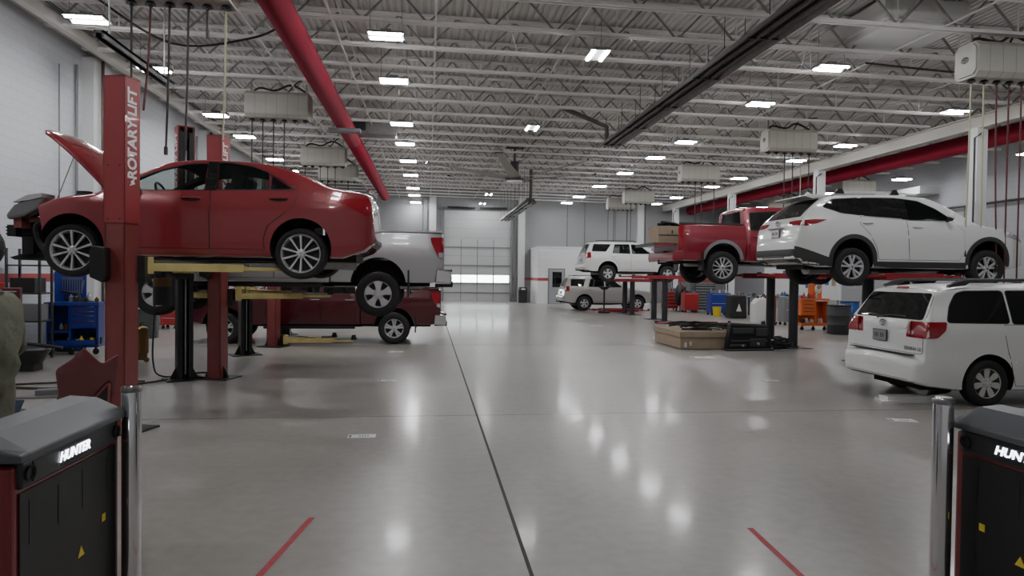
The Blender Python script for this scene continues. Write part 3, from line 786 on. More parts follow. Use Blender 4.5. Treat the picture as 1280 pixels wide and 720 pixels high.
def make_suv(loc, rotz, label, paint, droop, kind, transparent=False):
    if kind == 'cross':   # large rounded crossover
        S = dict(hw=.96, belt=1.12, er=.07, crown=.045, axles=(1.12, 3.97), R=.37, Rr=.235, ww=.235, ra=.43, wz=.03, wstyle='fivetwin',
            top=[(0, .58), (.02, .78), (.05, .86), (.075, 1.02), (.11, 1.14), (.19, 1.26), (.42, 1.48), (.58, 1.60), (.72, 1.665), (1.2, 1.715), (2.0, 1.73), (2.7, 1.70), (3.0, 1.62), (3.4, 1.40), (3.78, 1.18), (4.1, 1.13), (4.5, 1.05), (4.78, .93), (4.9, .78), (4.95, .6)],
            bot=[(0, .42), (.25, .32), (.6, .26), (4.4, .25), (4.95, .34)],
            plan=[(0, .76), (.04, .83), (.12, .89), (.35, .95), (.8, 1), (4.0, 1), (4.4, .96), (4.75, .86), (4.95, .7)],
            gplan=[(0, .78), (.4, .84), (1.0, .94), (2, 1), (2.9, .98), (3.7, .9), (4.9, .88)],
            side=[(.2, .94), (.35, .965), (.6, .985), (.85, 1.0), (1.0, .985), (1.12, .96), (1.25, .925), (1.45, .85), (1.65, .765), (1.75, .72)])
        fw = [(2.27, 1.20), (2.27, 1.60), (2.55, 1.57), (2.9, 1.42), (3.22, 1.20)]
        cut = [smooth_poly(fw, .03)]
        root, bvh, b = base_car('sport_utility_car', label, 'car', S, paint, droop, loc, rotz, cabin=(2.0, 3.5, .7), cutwin=cut)
        for sd in 'LR':
            s = 1 if sd == 'L' else -1
            open_window(bvh, fw, sd, root, 'tint')
            window(bvh, [(.60, 1.43), (.80, 1.575), (1.33, 1.61), (1.31, 1.27), (.92, 1.31)], sd, root, r=.05)
            window(bvh, [(1.36, 1.265), (1.38, 1.61), (2.1, 1.62), (2.17, 1.22)], sd, root)
            mb = patch(bvh, [(1.30, 1.265), (1.31, 1.61), (1.40, 1.61), (1.38, 1.26)], sd, .0065, .01, .1); raw(mb, 'pillar_cover', M['glass'], root)
            mb = patch(bvh, [(2.14, 1.20), (2.08, 1.625), (2.27, 1.615), (2.28, 1.19)], sd, .0065, .01, .1); raw(mb, 'pillar_cover', M['glass'], root)
            door_panel(bvh, [(2.30, .42), (2.26, .8), (2.23, 1.18), (3.25, 1.16), (3.42, 1.0), (3.45, .60), (3.35, .42)], sd, paint, root, (2.45, 1.06))
            door_panel(bvh, [(2.29, .42), (2.24, .8), (2.22, 1.18), (1.30, 1.24), (1.26, 1.1), (1.45, .90), (1.60, .65), (1.66, .42)], sd, paint, root, (1.42, 1.12))
            for ax in S['axles']:
                mb = patch(bvh, arch_poly(ax, .40, .415, .495, -10, 190 if ax < 2 else 188, 26), sd, .014, .03, .1); raw(mb, 'arch_trim', M['dgrey'], root)
            mb = patch(bvh, [(1.55, .27), (3.50, .27), (3.50, .38), (1.55, .38)], sd, .014, .02, .12); raw(mb, 'sill_trim', M['dgrey'], root)
            mb = patch(bvh, smooth_poly([(.03, .38), (.30, .31), (.70, .275), (.70, .42), (.25, .58), (.02, .66)], .02), sd, .012, .02, .06); raw(mb, 'rear_cladding', M['dgrey'], root)
            mb = patch(bvh, smooth_poly([(.09, 1.06), (.12, 1.15), (.36, 1.17), (.60, 1.165), (.40, 1.09), (.2, 1.04)], .015), sd, .01, .012, .05); raw(mb, 'tail_lamp', M['lamp'], root)
            mirror(root, 3.08, s * .90, 1.20, s, paint)
            mb = MB(); mb.tube(bez([(.85, s * .60, 1.69), (1.3, s * .62, 1.735), (2.1, s * .63, 1.745), (2.65, s * .61, 1.715)], 5), .018, 6); mb.build('roof_rail', M['alu'], root)
            for bx in (1.0, 2.15): mb = MB(); mb.prism([(bx - .1, 1.70), (bx + .1, 1.70), (bx + .04, 1.80), (bx - .03, 1.80)], s * .60, s * .66, 'xz'); mb.build('rack_foot', M['black'], root)
            mb = patch(bvh, smooth_poly([(4.35, .92), (4.80, .80), (4.78, .86), (4.5, 1.0)], .02), sd, .008, .012, .05); raw(mb, 'headlamp', M['lampclear'], root)
        mb = patch(bvh, smooth_poly([(-.66, 1.23), (.66, 1.23), (.56, 1.60), (-.56, 1.60)], .05), 'rear', .004, .01, .06); raw(mb, 'rear_window', M['glass'], root)
        mb = patch(bvh, smooth_poly([(-.80, .36), (.80, .36), (.80, .60), (-.80, .60)], .03), 'rear', .014, .02, .08); raw(mb, 'rear_cladding', M['dgrey'], root)
        mb = patch(bvh, smooth_poly([(-.45, .36), (.45, .36), (.4, .47), (-.4, .47)], .03), 'rear', .025, .02, .08); raw(mb, 'skid_plate', M['steel'], root)
        for s in (1, -1):
            mb = patch(bvh, smooth_poly([(s * .80, 1.05), (s * .80, 1.15), (s * .40, 1.15), (s * .45, 1.09)], .012), 'rear', .014, .02, .06); raw(mb, 'tail_lamp', M['lamp'], root)
        mb = MB(); mb.prism([(.50, 1.60), (.30, 1.645), (.34, 1.67), (.75, 1.70)], -.58, .58, 'xz'); o = mb.build('rear_spoiler', paint, root); bevel(o, .012)
        mb = MB(); mb.prism([(.62, 1.70), (.86, 1.715), (.70, 1.80)], -.02, .02, 'xz'); mb.build('antenna_fin', paint, root)
        plate(root, (.03, 0, .93)); emblem(root, (.075, 0, 1.13), .15, (-1, 0, .2))
        mb = MB(); mb.bb(.035, .06, -.30, .30, 1.02, 1.045); mb.build('handle_trim', M['chrome'], root)
        seats(root, [2.35], .85, .85); steering(root, 3.0, .38, 1.18)
        mb = MB(); mb.bb(3.15, 3.4, -.75, .75, .9, 1.14); mb.build('dashboard', M['interior'], root)
        return root
    # body-on-frame wagon
    old = kind == 'oldwagon'
    S = dict(hw=.935, belt=1.15, er=.06, crown=.04, axles=(1.08, 3.87), R=.385, Rr=.22, ww=.26, ra=.46, wz=.03, wstyle='fivedouble',
        top=[(0, .66), (.015, .80), (.03, .88), (.06, 1.05), (.10, 1.20), (.20, 1.48), (.30, 1.68), (.40, 1.73), (.9, 1.765), (2.2, 1.765), (2.65, 1.72), (2.85, 1.63), (3.2, 1.35), (3.42, 1.21), (3.8, 1.17), (4.4, 1.10), (4.58, 1.02), (4.66, .85), (4.7, .66)],
        bot=[(0, .48), (.4, .40), (4.2, .38), (4.7, .45)],
        plan=[(0, .82), (.04, .88), (.15, .93), (.5, .98), (.9, 1), (4.0, 1), (4.4, .95), (4.62, .86), (4.7, .76)],
        gplan=[(0, .86), (.5, .92), (1.2, .98), (2.4, 1), (3.4, .93)],
        side=[(.3, .94), (.45, .965), (.7, .99), (.95, 1.0), (1.08, .985), (1.18, .955), (1.35, .90), (1.6, .82), (1.8, .76)])
    rw = [(1.30, 1.24), (1.42, 1.62), (2.08, 1.63), (2.10, 1.22)]; fw = [(2.2, 1.22), (2.18, 1.63), (2.55, 1.60), (3.02, 1.23)]
    cutw = [] if old else [smooth_poly(rw, .03), smooth_poly(fw, .03)]
    root, bvh, b = base_car('sport_utility_car', label, 'car', S, paint, droop, loc, rotz, cabin=None if old else (1.15, 3.3, .7), cutwin=cutw)
    for sd in 'LR':
        s = 1 if sd == 'L' else -1
        if old:
            window(bvh, rw, sd, root); window(bvh, fw, sd, root)
        else:
            open_window(bvh, rw, sd, root, 'tint'); open_window(bvh, fw, sd, root, 'tint')
        window(bvh, [(.36, 1.31), (.46, 1.62), (1.22, 1.62), (.98, 1.30)] if not old else [(.38, 1.26), (.42, 1.60), (1.14, 1.60), (1.02, 1.26)], sd, root)
        door_panel(bvh, [(2.15, .50), (2.14, 1.2), (3.06, 1.18), (3.18, 1.0), (3.20, .60), (3.1, .50)], sd, paint, root, (2.3, 1.08))
        door_panel(bvh, [(2.14, .50), (2.13, 1.2), (1.26, 1.22), (1.22, 1.1), (1.42, .93), (1.58, .72), (1.62, .50)], sd, paint, root, (1.42, 1.1))
        mb = patch(bvh, smooth_poly([(.06, .98), (.10, 1.24), (.30, 1.26), (.30, 1.0)], .025), sd, .008, .012, .05); raw(mb, 'tail_lamp', M['lamp'], root)
        if old:
            for ax in S['axles']:
                mb = patch(bvh, arch_poly(ax, .415, .45, .56, 10, 170, 22), sd, .03, .035, .1); raw(mb, 'arch_trim', paint, root)
        mb = MB(); mb.bb(1.6, 3.3, s * .86, s * .98, .36, .41); mb.build('running_board', M['black'], root)
        mirror(root, 2.95, s * .88, 1.25, s, paint)
        mb = MB(); mb.tube(bez([(.55, s * .62, 1.745), (.75, s * .62, 1.80), (2.2, s * .62, 1.80), (2.45, s * .62, 1.74)], 5), .018, 6); mb.build('roof_rail', M['black'], root)
        mb = patch(bvh, smooth_poly([(s * .56, .86), (s * .80, .86), (s * .80, 1.04), (s * .56, 1.04)], .03), 'front', .02, .04, .06); raw(mb, 'headlamp', M['lampclear'], root)
    mb = patch(bvh, smooth_poly([(-.62, 1.22), (.62, 1.22), (.56, 1.64), (-.56, 1.64)], .05), 'rear', .004, .01, .06); raw(mb, 'rear_window', M['glass'], root)
    mb = patch(bvh, [(2.72, -.58), (2.72, .58), (3.32, .68), (3.32, -.68)], 'top', .003, .01, .12); raw(mb, 'windshield', M['glass'], root)
    mb = MB(); mb.prism([(-.06, .56), (-.07, .72), (.05, .76), (.05, .52)], -.88, .88, 'xz'); o = mb.build('rear_bumper', paint, root); bevel(o, .03, 2)
    mb = patch(bvh, smooth_poly([(-.4, .80), (.4, .80), (.4, 1.02), (-.4, 1.02)], .04), 'front', .01, .02, .1); raw(mb, 'grille', M['black'], root)
    mb = MB(); mb.bb(4.6, 4.78, -.82, .82, .48, .72); o = mb.build('front_bumper', paint, root); bevel(o, .04, 2)
    mb = MB(); mb.bb(.2, 4.2, -.5, -.38, .36, .5); mb.bb(.2, 4.2, .38, .5, .36, .5); mb.tube([(.1, -.5, .44), (-.12, -.5, .42)], .04, 8); mb.bb(-.22, .1, -.03, .03, .42, .48); mb.sphere((-.2, 0, .53), .03); mb.build('ladder_frame', M['under'], root)
    plate(root, (.0, 0, .92)) ; emblem(root, (.03, 0, 1.12), .14, (-1, 0, .1))
    if not old: seats(root, [2.2], .92, .8, 1.35); steering(root, 2.8, .36, 1.2)
    return root

def make_minivan(loc, rotz, label):
    paint = M['white']
    S = dict(hw=.975, belt=1.15, er=.07, crown=.05, axles=(1.06, 4.09), R=.335, Rr=.215, ww=.215, ra=.40, wz=.02, wstyle='cover', wpaint='white_pl',
        top=[(0, .60), (.02, .66), (.05, .70), (.09, .715), (.115, .80), (.13, 1.05), (.15, 1.18), (.24, 1.36), (.36, 1.58), (.44, 1.68), (.60, 1.72), (1.3, 1.755), (2.4, 1.76), (3.2, 1.71), (3.6, 1.58), (4.1, 1.28), (4.35, 1.12), (4.7, 1.02), (4.95, .88), (5.05, .75), (5.1, .6)],
        bot=[(0, .34), (.2, .28), (.6, .23), (4.5, .21), (5.1, .3)],
        plan=[(0, .80), (.03, .86), (.10, .92), (.25, .965), (.6, .99), (1.0, 1), (4.2, 1), (4.6, .95), (4.9, .84), (5.1, .68)],
        gplan=[(0, .86), (.3, .89), (.7, .95), (1.5, 1), (3.3, 1), (4.2, .92)],
        side=[(.2, .945), (.32, .97), (.5, .995), (.68, 1.0), (.74, .985), (.95, .98), (1.1, .965), (1.18, .945), (1.4, .88), (1.62, .81), (1.75, .76)])
    root, bvh, b = base_car('minivan', label, 'car', S, paint, 0.0, loc, rotz)
    for sd in 'LR':
        s = 1 if sd == 'L' else -1
        window(bvh, [(.45, 1.20), (.56, 1.42), (.68, 1.60), (.80, 1.635), (1.38, 1.645), (1.40, 1.195)], sd, root, r=.05)
        window(bvh, [(1.46, 1.19), (1.44, 1.645), (2.55, 1.65), (2.62, 1.18)], sd, root)
        window(bvh, [(2.70, 1.18), (2.68, 1.645), (3.1, 1.62), (3.6, 1.42), (3.9, 1.17)], sd, root)
        door_panel(bvh, [(1.50, .30), (1.43, .50), (1.36, .80), (1.32, 1.0), (1.32, 1.165), (2.64, 1.165), (2.66, .28)], sd, paint, root, (2.45, 1.05), 'sliding_door')
        door_panel(bvh, [(2.69, .28), (2.67, 1.165), (3.78, 1.13), (3.8, .6), (3.72, .28)], sd, paint, root, (2.85, 1.05))
        mb = patch(bvh, smooth_poly([(1.46, .60), (2.62, .60), (2.62, .66), (1.48, .66)], .02), sd, .016, .012, .1); raw(mb, 'rub_strip', paint, root)
        mb = patch(bvh, smooth_poly([(.10, .96), (.10, 1.195), (.44, 1.20), (.40, 1.08), (.28, .975)], .03), sd, .010, .015, .05); raw(mb, 'tail_lamp', M['lamp'], root)
        mb = patch(bvh, smooth_poly([(s * .50, .965), (s * .54, 1.195), (s * .89, 1.195), (s * .89, .965)], .025), 'rear', .014, .02, .05); raw(mb, 'tail_lamp', M['lamp'], root)
        mb = patch(bvh, smooth_poly([(s * .56, 1.0), (s * .565, 1.07), (s * .65, 1.07), (s * .65, 1.0)], .03), 'rear', .018, .006, .05); raw(mb, 'reversing_lamp', M['lampclear'], root)
        mb = MB()
        pts = bez([(.62, s * .685, 1.70), (.80, s * .69, 1.775), (1.2, s * .695, 1.80), (2.6, s * .695, 1.81), (3.1, s * .69, 1.765)], 6)
        mb.tube(pts, .024, 8); mb.prism([(.60, 1.69), (.62, 1.73), (.86, 1.795), (.98, 1.79), (.86, 1.72)], s * .66, s * .72, 'xz'); mb.build('roof_rail', M['dgrey'], root)
        mirror(root, 3.75, s * .95, 1.2, s, paint)
        mb = patch(bvh, smooth_poly([(4.6, .75), (4.95, .70), (4.9, .84), (4.62, .95)], .02), sd, .008, .012, .06); raw(mb, 'headlamp', M['lampclear'], root)
    for bx in (1.25, 2.4): mb = MB(); mb.tube([(bx, -.69, 1.80), (bx, .69, 1.80)], .014, 6); mb.build('roof_rack_bar', M['dgrey'], root)
    # tailgate with seam, rear glass
    gp = smooth_poly([(-.84, .74), (.84, .74), (.83, 1.10), (.78, 1.30), (.66, 1.66), (-.66, 1.66), (-.78, 1.30), (-.83, 1.10)], .04)
    mb = patch(bvh, grow(gp, .007), 'rear', .0015, .01, .07, 1); patch(bvh, gp, 'rear', .006, .006, .07, 0, mb); tg = raw(mb, 'tailgate', [paint, M['black']], root)
    mb = patch(bvh, smooth_poly([(-.76, 1.215), (.76, 1.215), (.66, 1.60), (-.66, 1.60)], .05), 'rear', .011, .006, .06); raw(mb, 'rear_window', M['glass'], root)
    mb = patch(bvh, smooth_poly([(-.50, 1.075), (.50, 1.075), (.52, 1.20), (-.52, 1.20)], .03), 'rear', .022, .02, .06); raw(mb, 'garnish', paint, tg)
    mb = patch(bvh, [(-.12, 1.655), (.12, 1.655), (.12, 1.68), (-.12, 1.68)], 'rear', .02, .02, .06); raw(mb, 'brake_lamp', M['lamp'], root)
    mb = MB(); mb.tube([(.14, .18, 1.225), (.155, -.12, 1.26), (.17, -.42, 1.255)], .010, 6); mb.cyl((.14, .18, 1.225), .022, .02, 10, 0, 'x'); mb.build('rear_wiper', M['black'], root)
    mb = MB(); mb.bb(.02, .11, -.70, .70, .712, .722); mb.build('bumper_step', M['black'], root)
    mb = patch(bvh, [(-.72, .31), (.72, .31), (.70, .36), (-.70, .36)], 'rear', .012, .02, .08); raw(mb, 'lower_valance', M['dgrey'], root)
    p = plate(root, (.095, .06, .945), m='grey_pl', w=.31, h=.16)
    emblem(root, (.10, .0, 1.14), .14, (-1, 0, .1))
    lettering('badge', 'SIENNA', .075, M['steel'], root, (.105, -.60, .80), (0, -1, 0), (0, 0, 1), .0005)
    lettering('badge', 'LE', .075, M['steel'], root, (.105, -.79, .80), (0, -1, 0), (0, 0, 1), .0005)
    return root
# ------------------------------------------------------------------ the room
XL, XR, XB, YN, YF = -8.3, 21.0, 15.8, -5.0, 45.0
def deckz(x): return 7.45 - .010 * x
floor_m = bpy.data.materials.new('polished_concrete'); floor_m.use_nodes = True
nt = floor_m.node_tree; b = nt.nodes['Principled BSDF']; Lk = nt.links
g = nt.nodes.new('ShaderNodeNewGeometry')
n1 = nt.nodes.new('ShaderNodeTexNoise'); n1.inputs['Scale'].default_value = .35; n1.inputs['Detail'].default_value = 2; Lk.new(g.outputs['Position'], n1.inputs['Vector'])
n2 = nt.nodes.new('ShaderNodeTexNoise'); n2.inputs['Scale'].default_value = 9; n2.inputs['Detail'].default_value = 6; Lk.new(g.outputs['Position'], n2.inputs['Vector'])
mx = nt.nodes.new('ShaderNodeMix'); mx.data_type = 'FLOAT'; mx.inputs[0].default_value = .3; Lk.new(n1.outputs['Fac'], mx.inputs[2]); Lk.new(n2.outputs['Fac'], mx.inputs[3])
cr = nt.nodes.new('ShaderNodeValToRGB'); cr.color_ramp.elements[0].position = .3; cr.color_ramp.elements[1].position = .7
cr.color_ramp.elements[0].color = (.27, .252, .226, 1); cr.color_ramp.elements[1].color = (.43, .41, .38, 1)
Lk.new(mx.outputs[0], cr.inputs[0]); Lk.new(cr.outputs[0], b.inputs['Base Color'])
mr = nt.nodes.new('ShaderNodeMapRange'); mr.inputs[1].default_value = .1; mr.inputs[2].default_value = .9; mr.inputs[3].default_value = .26; mr.inputs[4].default_value = .38
Lk.new(n1.outputs['Fac'], mr.inputs[0]); Lk.new(mr.outputs[0], b.inputs['Roughness']); b.inputs['Specular IOR Level'].default_value = .3; b.inputs['Coat Weight'].default_value = .16; b.inputs['Coat Roughness'].default_value = .10
n3 = nt.nodes.new('ShaderNodeTexNoise'); n3.inputs['Scale'].default_value = 1.3; Lk.new(g.outputs['Position'], n3.inputs['Vector'])
bp = nt.nodes.new('ShaderNodeBump'); bp.inputs['Strength'].default_value = .03; bp.inputs['Distance'].default_value = .02; Lk.new(n3.outputs['Fac'], bp.inputs['Height']); Lk.new(bp.outputs[0], b.inputs['Normal'])

struct('floor', MB().bb(XL - .3, XR + .3, YN - .3, YF + .3, -.2, 0), floor_m)
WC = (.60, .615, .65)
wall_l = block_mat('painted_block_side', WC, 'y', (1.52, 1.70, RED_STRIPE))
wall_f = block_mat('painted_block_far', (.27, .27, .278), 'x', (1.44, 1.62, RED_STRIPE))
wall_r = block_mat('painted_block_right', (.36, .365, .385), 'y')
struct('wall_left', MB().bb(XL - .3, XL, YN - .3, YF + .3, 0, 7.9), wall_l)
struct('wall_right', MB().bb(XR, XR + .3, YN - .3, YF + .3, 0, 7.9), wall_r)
struct('wall_back', MB().bb(XL - .3, XR + .3, YN - .3, YN, 0, 7.9), M['officewhite'])
# far wall with the door opening
DX0, DX1, DZ = 1.0, 5.4, 6.0
mb = MB(); mb.bb(XL - .3, DX0, YF, YF + .3, 0, 7.9); mb.bb(DX1, XR + .3, YF, YF + .3, 0, 7.9); mb.bb(DX0, DX1, YF, YF + .3, DZ, 7.9)
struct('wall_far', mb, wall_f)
# corrugated deck, ribs running away from the camera
mb = MB(); prof = []; x = XL
while x < XR:
    z = deckz(x); prof += [(x, z), (x + .07, z), (x + .09, z + .045), (x + .135, z + .045)]; x += .155
prof += [(XR, deckz(XR))]
vs = [(p[0], y, p[1]) for y in (YN, YF) for p in prof]; n = len(prof)
mb.add(vs, [(i, i + 1, i + 1 + n, i + n) for i in range(n - 1)], 0)
mb.bb(XL - .3, XR + .3, YN - .3, YF + .3, 7.95, 8.05, 0)
struct('ceiling', mb, M['deck'])
# ---- open web joists
def joist(x0, x1, z1, z0, m, panel=1.22):
    mb = MB(); zt = lambda x: deckz(x) - .02
    dz = z1 - z0
    def seg(xa, xb, za, zb, y, w, h):
        L = math.hypot(xb - xa, zb - za); n0 = len(mb.v); mb.box((0, 0, 0), (L, w, h))
        mb.xf(Matrix.Translation(((xa + xb) / 2, y, (za + zb) / 2)) @ Matrix.Rotation(-math.atan2(zb - za, xb - xa), 4, 'Y'), n0)
    for y in (-.045, .045):
        seg(x0, x1, zt(x0) - .04, zt(x1) - .04, y, .05, .06)
        seg(x0 + .5, x1 - .4, zt(x0) - dz, zt(x1) - dz, y * 1.1, .055, .06)
    n = int((x1 - x0) / panel); w = (x1 - x0) / n
    for i in range(n):
        a = x0 + i * w; mid = a + w / 2; c = a + w
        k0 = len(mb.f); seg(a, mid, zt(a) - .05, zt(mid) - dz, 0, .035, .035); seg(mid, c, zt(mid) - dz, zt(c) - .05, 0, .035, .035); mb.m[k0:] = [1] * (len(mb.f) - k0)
        if i % 2: seg(mid, mid + .001, zt(mid) - .05, zt(mid) - dz + .01, 0, .02, .02)
    return mb
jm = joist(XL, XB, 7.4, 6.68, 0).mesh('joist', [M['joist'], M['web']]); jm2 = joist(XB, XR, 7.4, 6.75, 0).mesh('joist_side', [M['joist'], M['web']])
ti = [0]
def trim(me_or_mb, m=None, loc=(0, 0, 0)):
    ti[0] += 1; nm = 'trim_%d' % ti[0]
    o = obj(nm, me_or_mb, None, loc) if isinstance(me_or_mb, bpy.types.Mesh) else me_or_mb.build(nm, m, None, loc)
    o['kind'] = 'structure'; return o
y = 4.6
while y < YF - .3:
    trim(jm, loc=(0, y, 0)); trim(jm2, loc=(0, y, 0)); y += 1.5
# bridging lines running the length of the roof
for x in (-3.6, -1.9, .1, 2.9, 6.6, 9.9, 12.9):
    mb = MB(); mb.bb(x - .015, x + .015, 3, YF, 6.70, 6.73); mb.bb(x - .015, x + .015, 3, YF, 7.28, 7.31)
    trim(mb, M['joist'])
for x, dx in ((-3.0, .45), (1.4, .5), (8.0, .6)):   # diagonal cross bracing between joists
    mb = MB(); yy = 4.6; k = 0
    while yy < YF - 2:
        if k % 3 == 0: mb.tube([(x, yy, 6.75), (x + dx, yy + 1.5, 7.3)], .014, 4, 0, False, False); mb.tube([(x, yy, 7.3), (x + dx, yy + 1.5, 6.75)], .014, 4, 0, False, False)
        yy += 1.5; k += 1
    trim(mb, M['joist'])
# main beam + columns on the right
mb = MB(); bz0, bz1 = 6.18, 6.56
mb.bb(XB - .14, XB + .14, YN, YF, bz1 - .02, bz1 + .01); mb.bb(XB - .14, XB + .14, YN, YF, bz0, bz0 + .03); mb.bb(XB - .012, XB + .012, YN, YF, bz0, bz1)
trim(mb, M['beam'])
for yc in (9.8, 18.1, 26.2, 34.3, 42.5):
    mb = MB(); w = .165; mb.bb(XB - w, XB + w, yc - w, yc + w, 0, bz0); mb.tube([(XB - w - .03, yc - .1, 0), (XB - w - .03, yc - .1, 5.9), (XB - w + .1, yc - .25, 6.05)], .025, 6, 1)
    trim(mb, [M['officewhite'], M['black']])
# left: ledger angle, sprinkler pipe, pilasters and conduits
mb = MB(); mb.bb(-7.62, -7.46, YN, YF, 6.72, 6.94); mb.bb(XL, XL + .08, YN, YF, 7.1, 7.3); trim(mb, M['beam'])
mb = MB(); mb.tube([(-7.40, YN, 7.0), (-7.40, YF, 7.0)], .035, 8); trim(mb, M['heater'])
for yc in (9.2, 17.6, 26, 34.4, 42.6):
    mb = MB(); mb.bb(XL, XL + .28, yc, yc + .85, 0, 6.9); trim(mb, M['officewhite'])
    mb = MB(); mb.tube([(XL + .06, yc - .35, 0), (XL + .06, yc - .35, 6.6)], .03, 6); mb.tube([(XL + .33, yc + .35, 0), (XL + .33, yc + .35, 6.9)], .035, 6, 1); mb.tube([(XL + .05, yc - 1.1, 1.2), (XL + .05, yc - 1.1, 6.4)], .015, 5)
    trim(mb, [M['grey_pl'], M['heater']])
# far wall pilasters + conduits
for xc in (.25, 6.1, 14.2, -4.5):
    mb = MB(); mb.bb(xc - .22, xc + .22, YF - .25, YF, 0, 6.9); trim(mb, M['officewhite'])
mb = MB()
for xc in (5.55, 5.75, 9.2, 10.4, 12.0, 12.5, 13.3, -.1, -.4, -6): mb.tube([(xc, YF - .05, .3), (xc, YF - .05, 6.7)], .035, 6)
trim(mb, M['track'])
# bright ledge strip high on the right bay's wall and dark pipe below it
mb = MB(); mb.bb(XR - .9, XR, 26.0, YF, 5.36, 5.66); trim(mb, M['officewhite'])
mb = MB(); mb.tube([(XR - .15, 12, 4.7), (XR - .15, YF, 4.7)], .05, 6); mb.tube([(XR - .1, 20, 4.7), (XR - .1, 20, 0)], .04, 6); mb.tube([(XR - .1, 17.5, 5.3), (XR - .1, 17.5, 0)], .04, 6); mb.tube([(XR - .1, 24.5, 4.7), (XR - .1, 24.5, 0)], .04, 6); trim(mb, M['heater'])
# floor joints
mb = MB(); mb.bb(.62, .645, YN, YF, .0, .0015); mb.bb(XL, XR, 8.66, 8.668, 0, .001); mb.bb(XL, XR, 17.3, 17.31, 0, .001); mb.bb(XL, XR, 26, 26.01, 0, .001)
trim(mb, M['concrete_dark'])

# ---- sectional overhead door
door = MB(); n = 10; ph = DZ / n; yd = YF + .10
for i in range(n):
    z0 = i * ph; top = z0 + ph
    if i == 2:
        w = (DX1 - DX0 - .1) / 4
        door.bb(DX0, DX1, yd, yd + .05, z0, z0 + .06); door.bb(DX0, DX1, yd, yd + .05, top - .06, top)
        for k in range(5): xx = DX0 + .05 + k * w; door.bb(xx - .04, xx + .04, yd, yd + .05, z0, top)
    else:
        door.bb(DX0, DX1, yd, yd + .05, z0 + .006, top - .006)
    door.bb(DX0, DX1, yd + .01, yd + .04, top - .01, top + .01, 1)
    if i in (0, 1, 3, 5): door.bb(DX0, DX1, yd - .06, yd, top - .06, top + .0, 1)
w = (DX1 - DX0 - .1) / 4
for k in range(1, 4):
    xx = DX0 + .05 + k * w; door.bb(xx - .02, xx + .02, yd - .02, yd, 0, 4.1, 1)
d1 = door.build('door_1', [M['rolldoor'], M['track']]); d1['kind'] = 'structure'; d1['label'] = 'tall white sectional overhead door in the far wall'
for k in range(4):
    xx = DX0 + .05 + k * w
    mb = MB(); mb.bb(xx + .04, xx + w - .04, yd + .015, yd + .03, 2 * ph + .06, 3 * ph - .06); mb.build('pane', M['windowlit'], d1)
mb = MB(); 
for xx in (DX0 - .06, DX1 + .06): mb.bb(xx - .05, xx + .05, YF - .10, YF, 0, DZ + .2)
trim(mb, M['track'])
t = thing('door_spring_shaft', 'black coil spring shaft above the far overhead door', 'door hardware', (3.2, YF - .2, DZ + .15))
mb = MB(); mb.tube([(-2.5, 0, 0), (2.5, 0, 0)], .02, 6); mb.build('shaft', M['track'], t)
for a, b_ in ((-1.95, -.15), (.15, 1.95)):
    mb = MB(); k = int((b_ - a) / .09)
    for i in range(k): mb.cyl((a + i * .09, 0, 0), .085, .05, 10, 0, 'x')
    mb.build('spring', M['blackp'], t)
mb = MB(); mb.bb(-2.52, -2.42, -.06, .2, -.15, .12); mb.bb(2.42, 2.52, -.06, .2, -.15, .12); mb.build('bracket', M['track'], t)
# ---- white office box with its door
ox0, ox1, oy0, oz = 6.75, 14.0, 42.0, 3.5
mb = MB(); mb.bb(ox0, ox1, oy0, YF, 0, oz); mb.bb(ox0 - .04, ox1 + .04, oy0 - .04, YF, oz, oz + .08)
o = struct('wall_office', mb, block_mat('office_block', (.82, .82, .84), 'x', (1.44, 1.62, RED_STRIPE)))
mb = MB(); mb.bb(7.42, 8.48, oy0 - .05, oy0, 0, 2.22, 1); mb.bb(7.48, 8.42, oy0 - .08, oy0 - .02, 0.01, 2.16, 0)
d2 = mb.build('door_2', [M['doorgrey'], M['track']]); d2['kind'] = 'structure'; d2['label'] = 'grey office door with a narrow dark window'
mb = MB(); mb.bb(7.68, 8.26, oy0 - .095, oy0 - .075, 1.05, 2.0); mb.build('pane', M['glass'], d2)
mb = MB(); mb.tube([(7.56, oy0 - .1, 1.0), (7.68, oy0 - .1, 1.0)], .015, 6); mb.build('door_handle', M['steel'], d2)
# notice, switch boxes beside the big door
t = tag(MB().bb(5.62, 5.80, YF - .13, YF - .09, 1.25, 1.75).build('control_box', M['grey_pl']), 'small grey control box on the far wall right of the overhead door', 'control box')

# ---- ceiling lights (each its own fixture)
def light_mesh():
    h = MB(); h.prism([(-.26, .0), (.26, .0), (.20, .07), (-.20, .07)], -.66, .66, 'yz')
    h.v = [(v[0], v[1], v[2]) for v in h.v]
    return h
hm = MB(); hm.prism([(-.20, .02), (.20, .02), (.13, .08), (-.13, .08)], -.34, .34, 'yz'); hm.bb(-.1, .1, -.05, .05, .08, .14)
hm = hm.mesh('housing', M['fixture'])
tmh = MB(); tmh.bb(-.31, .31, -.026, .026, -.010, .018); tmh = tmh.mesh('lamp_tube', M['tubeglow'])
wm = MB(); wm.tube([(0, 0, .1), (0, 0, .85)], .006, 4); wm = wm.mesh('hanger_wire', M['steel'])
LZ = 6.32
def light(x, y, label, group, rz=0, z=LZ):
    t = thing('ceiling_light', label, 'ceiling light', (x, y, z), rz, group)
    obj('housing', hm, t); obj('lamp_tube', tmh, t, (0, -.14, 0)); obj('lamp_tube', tmh, t, (0, .14, 0)); obj('hanger_wire', wm, t, (-.3, 0, 0)); obj('hanger_wire', wm, t, (.3, 0, 0))
q = .945
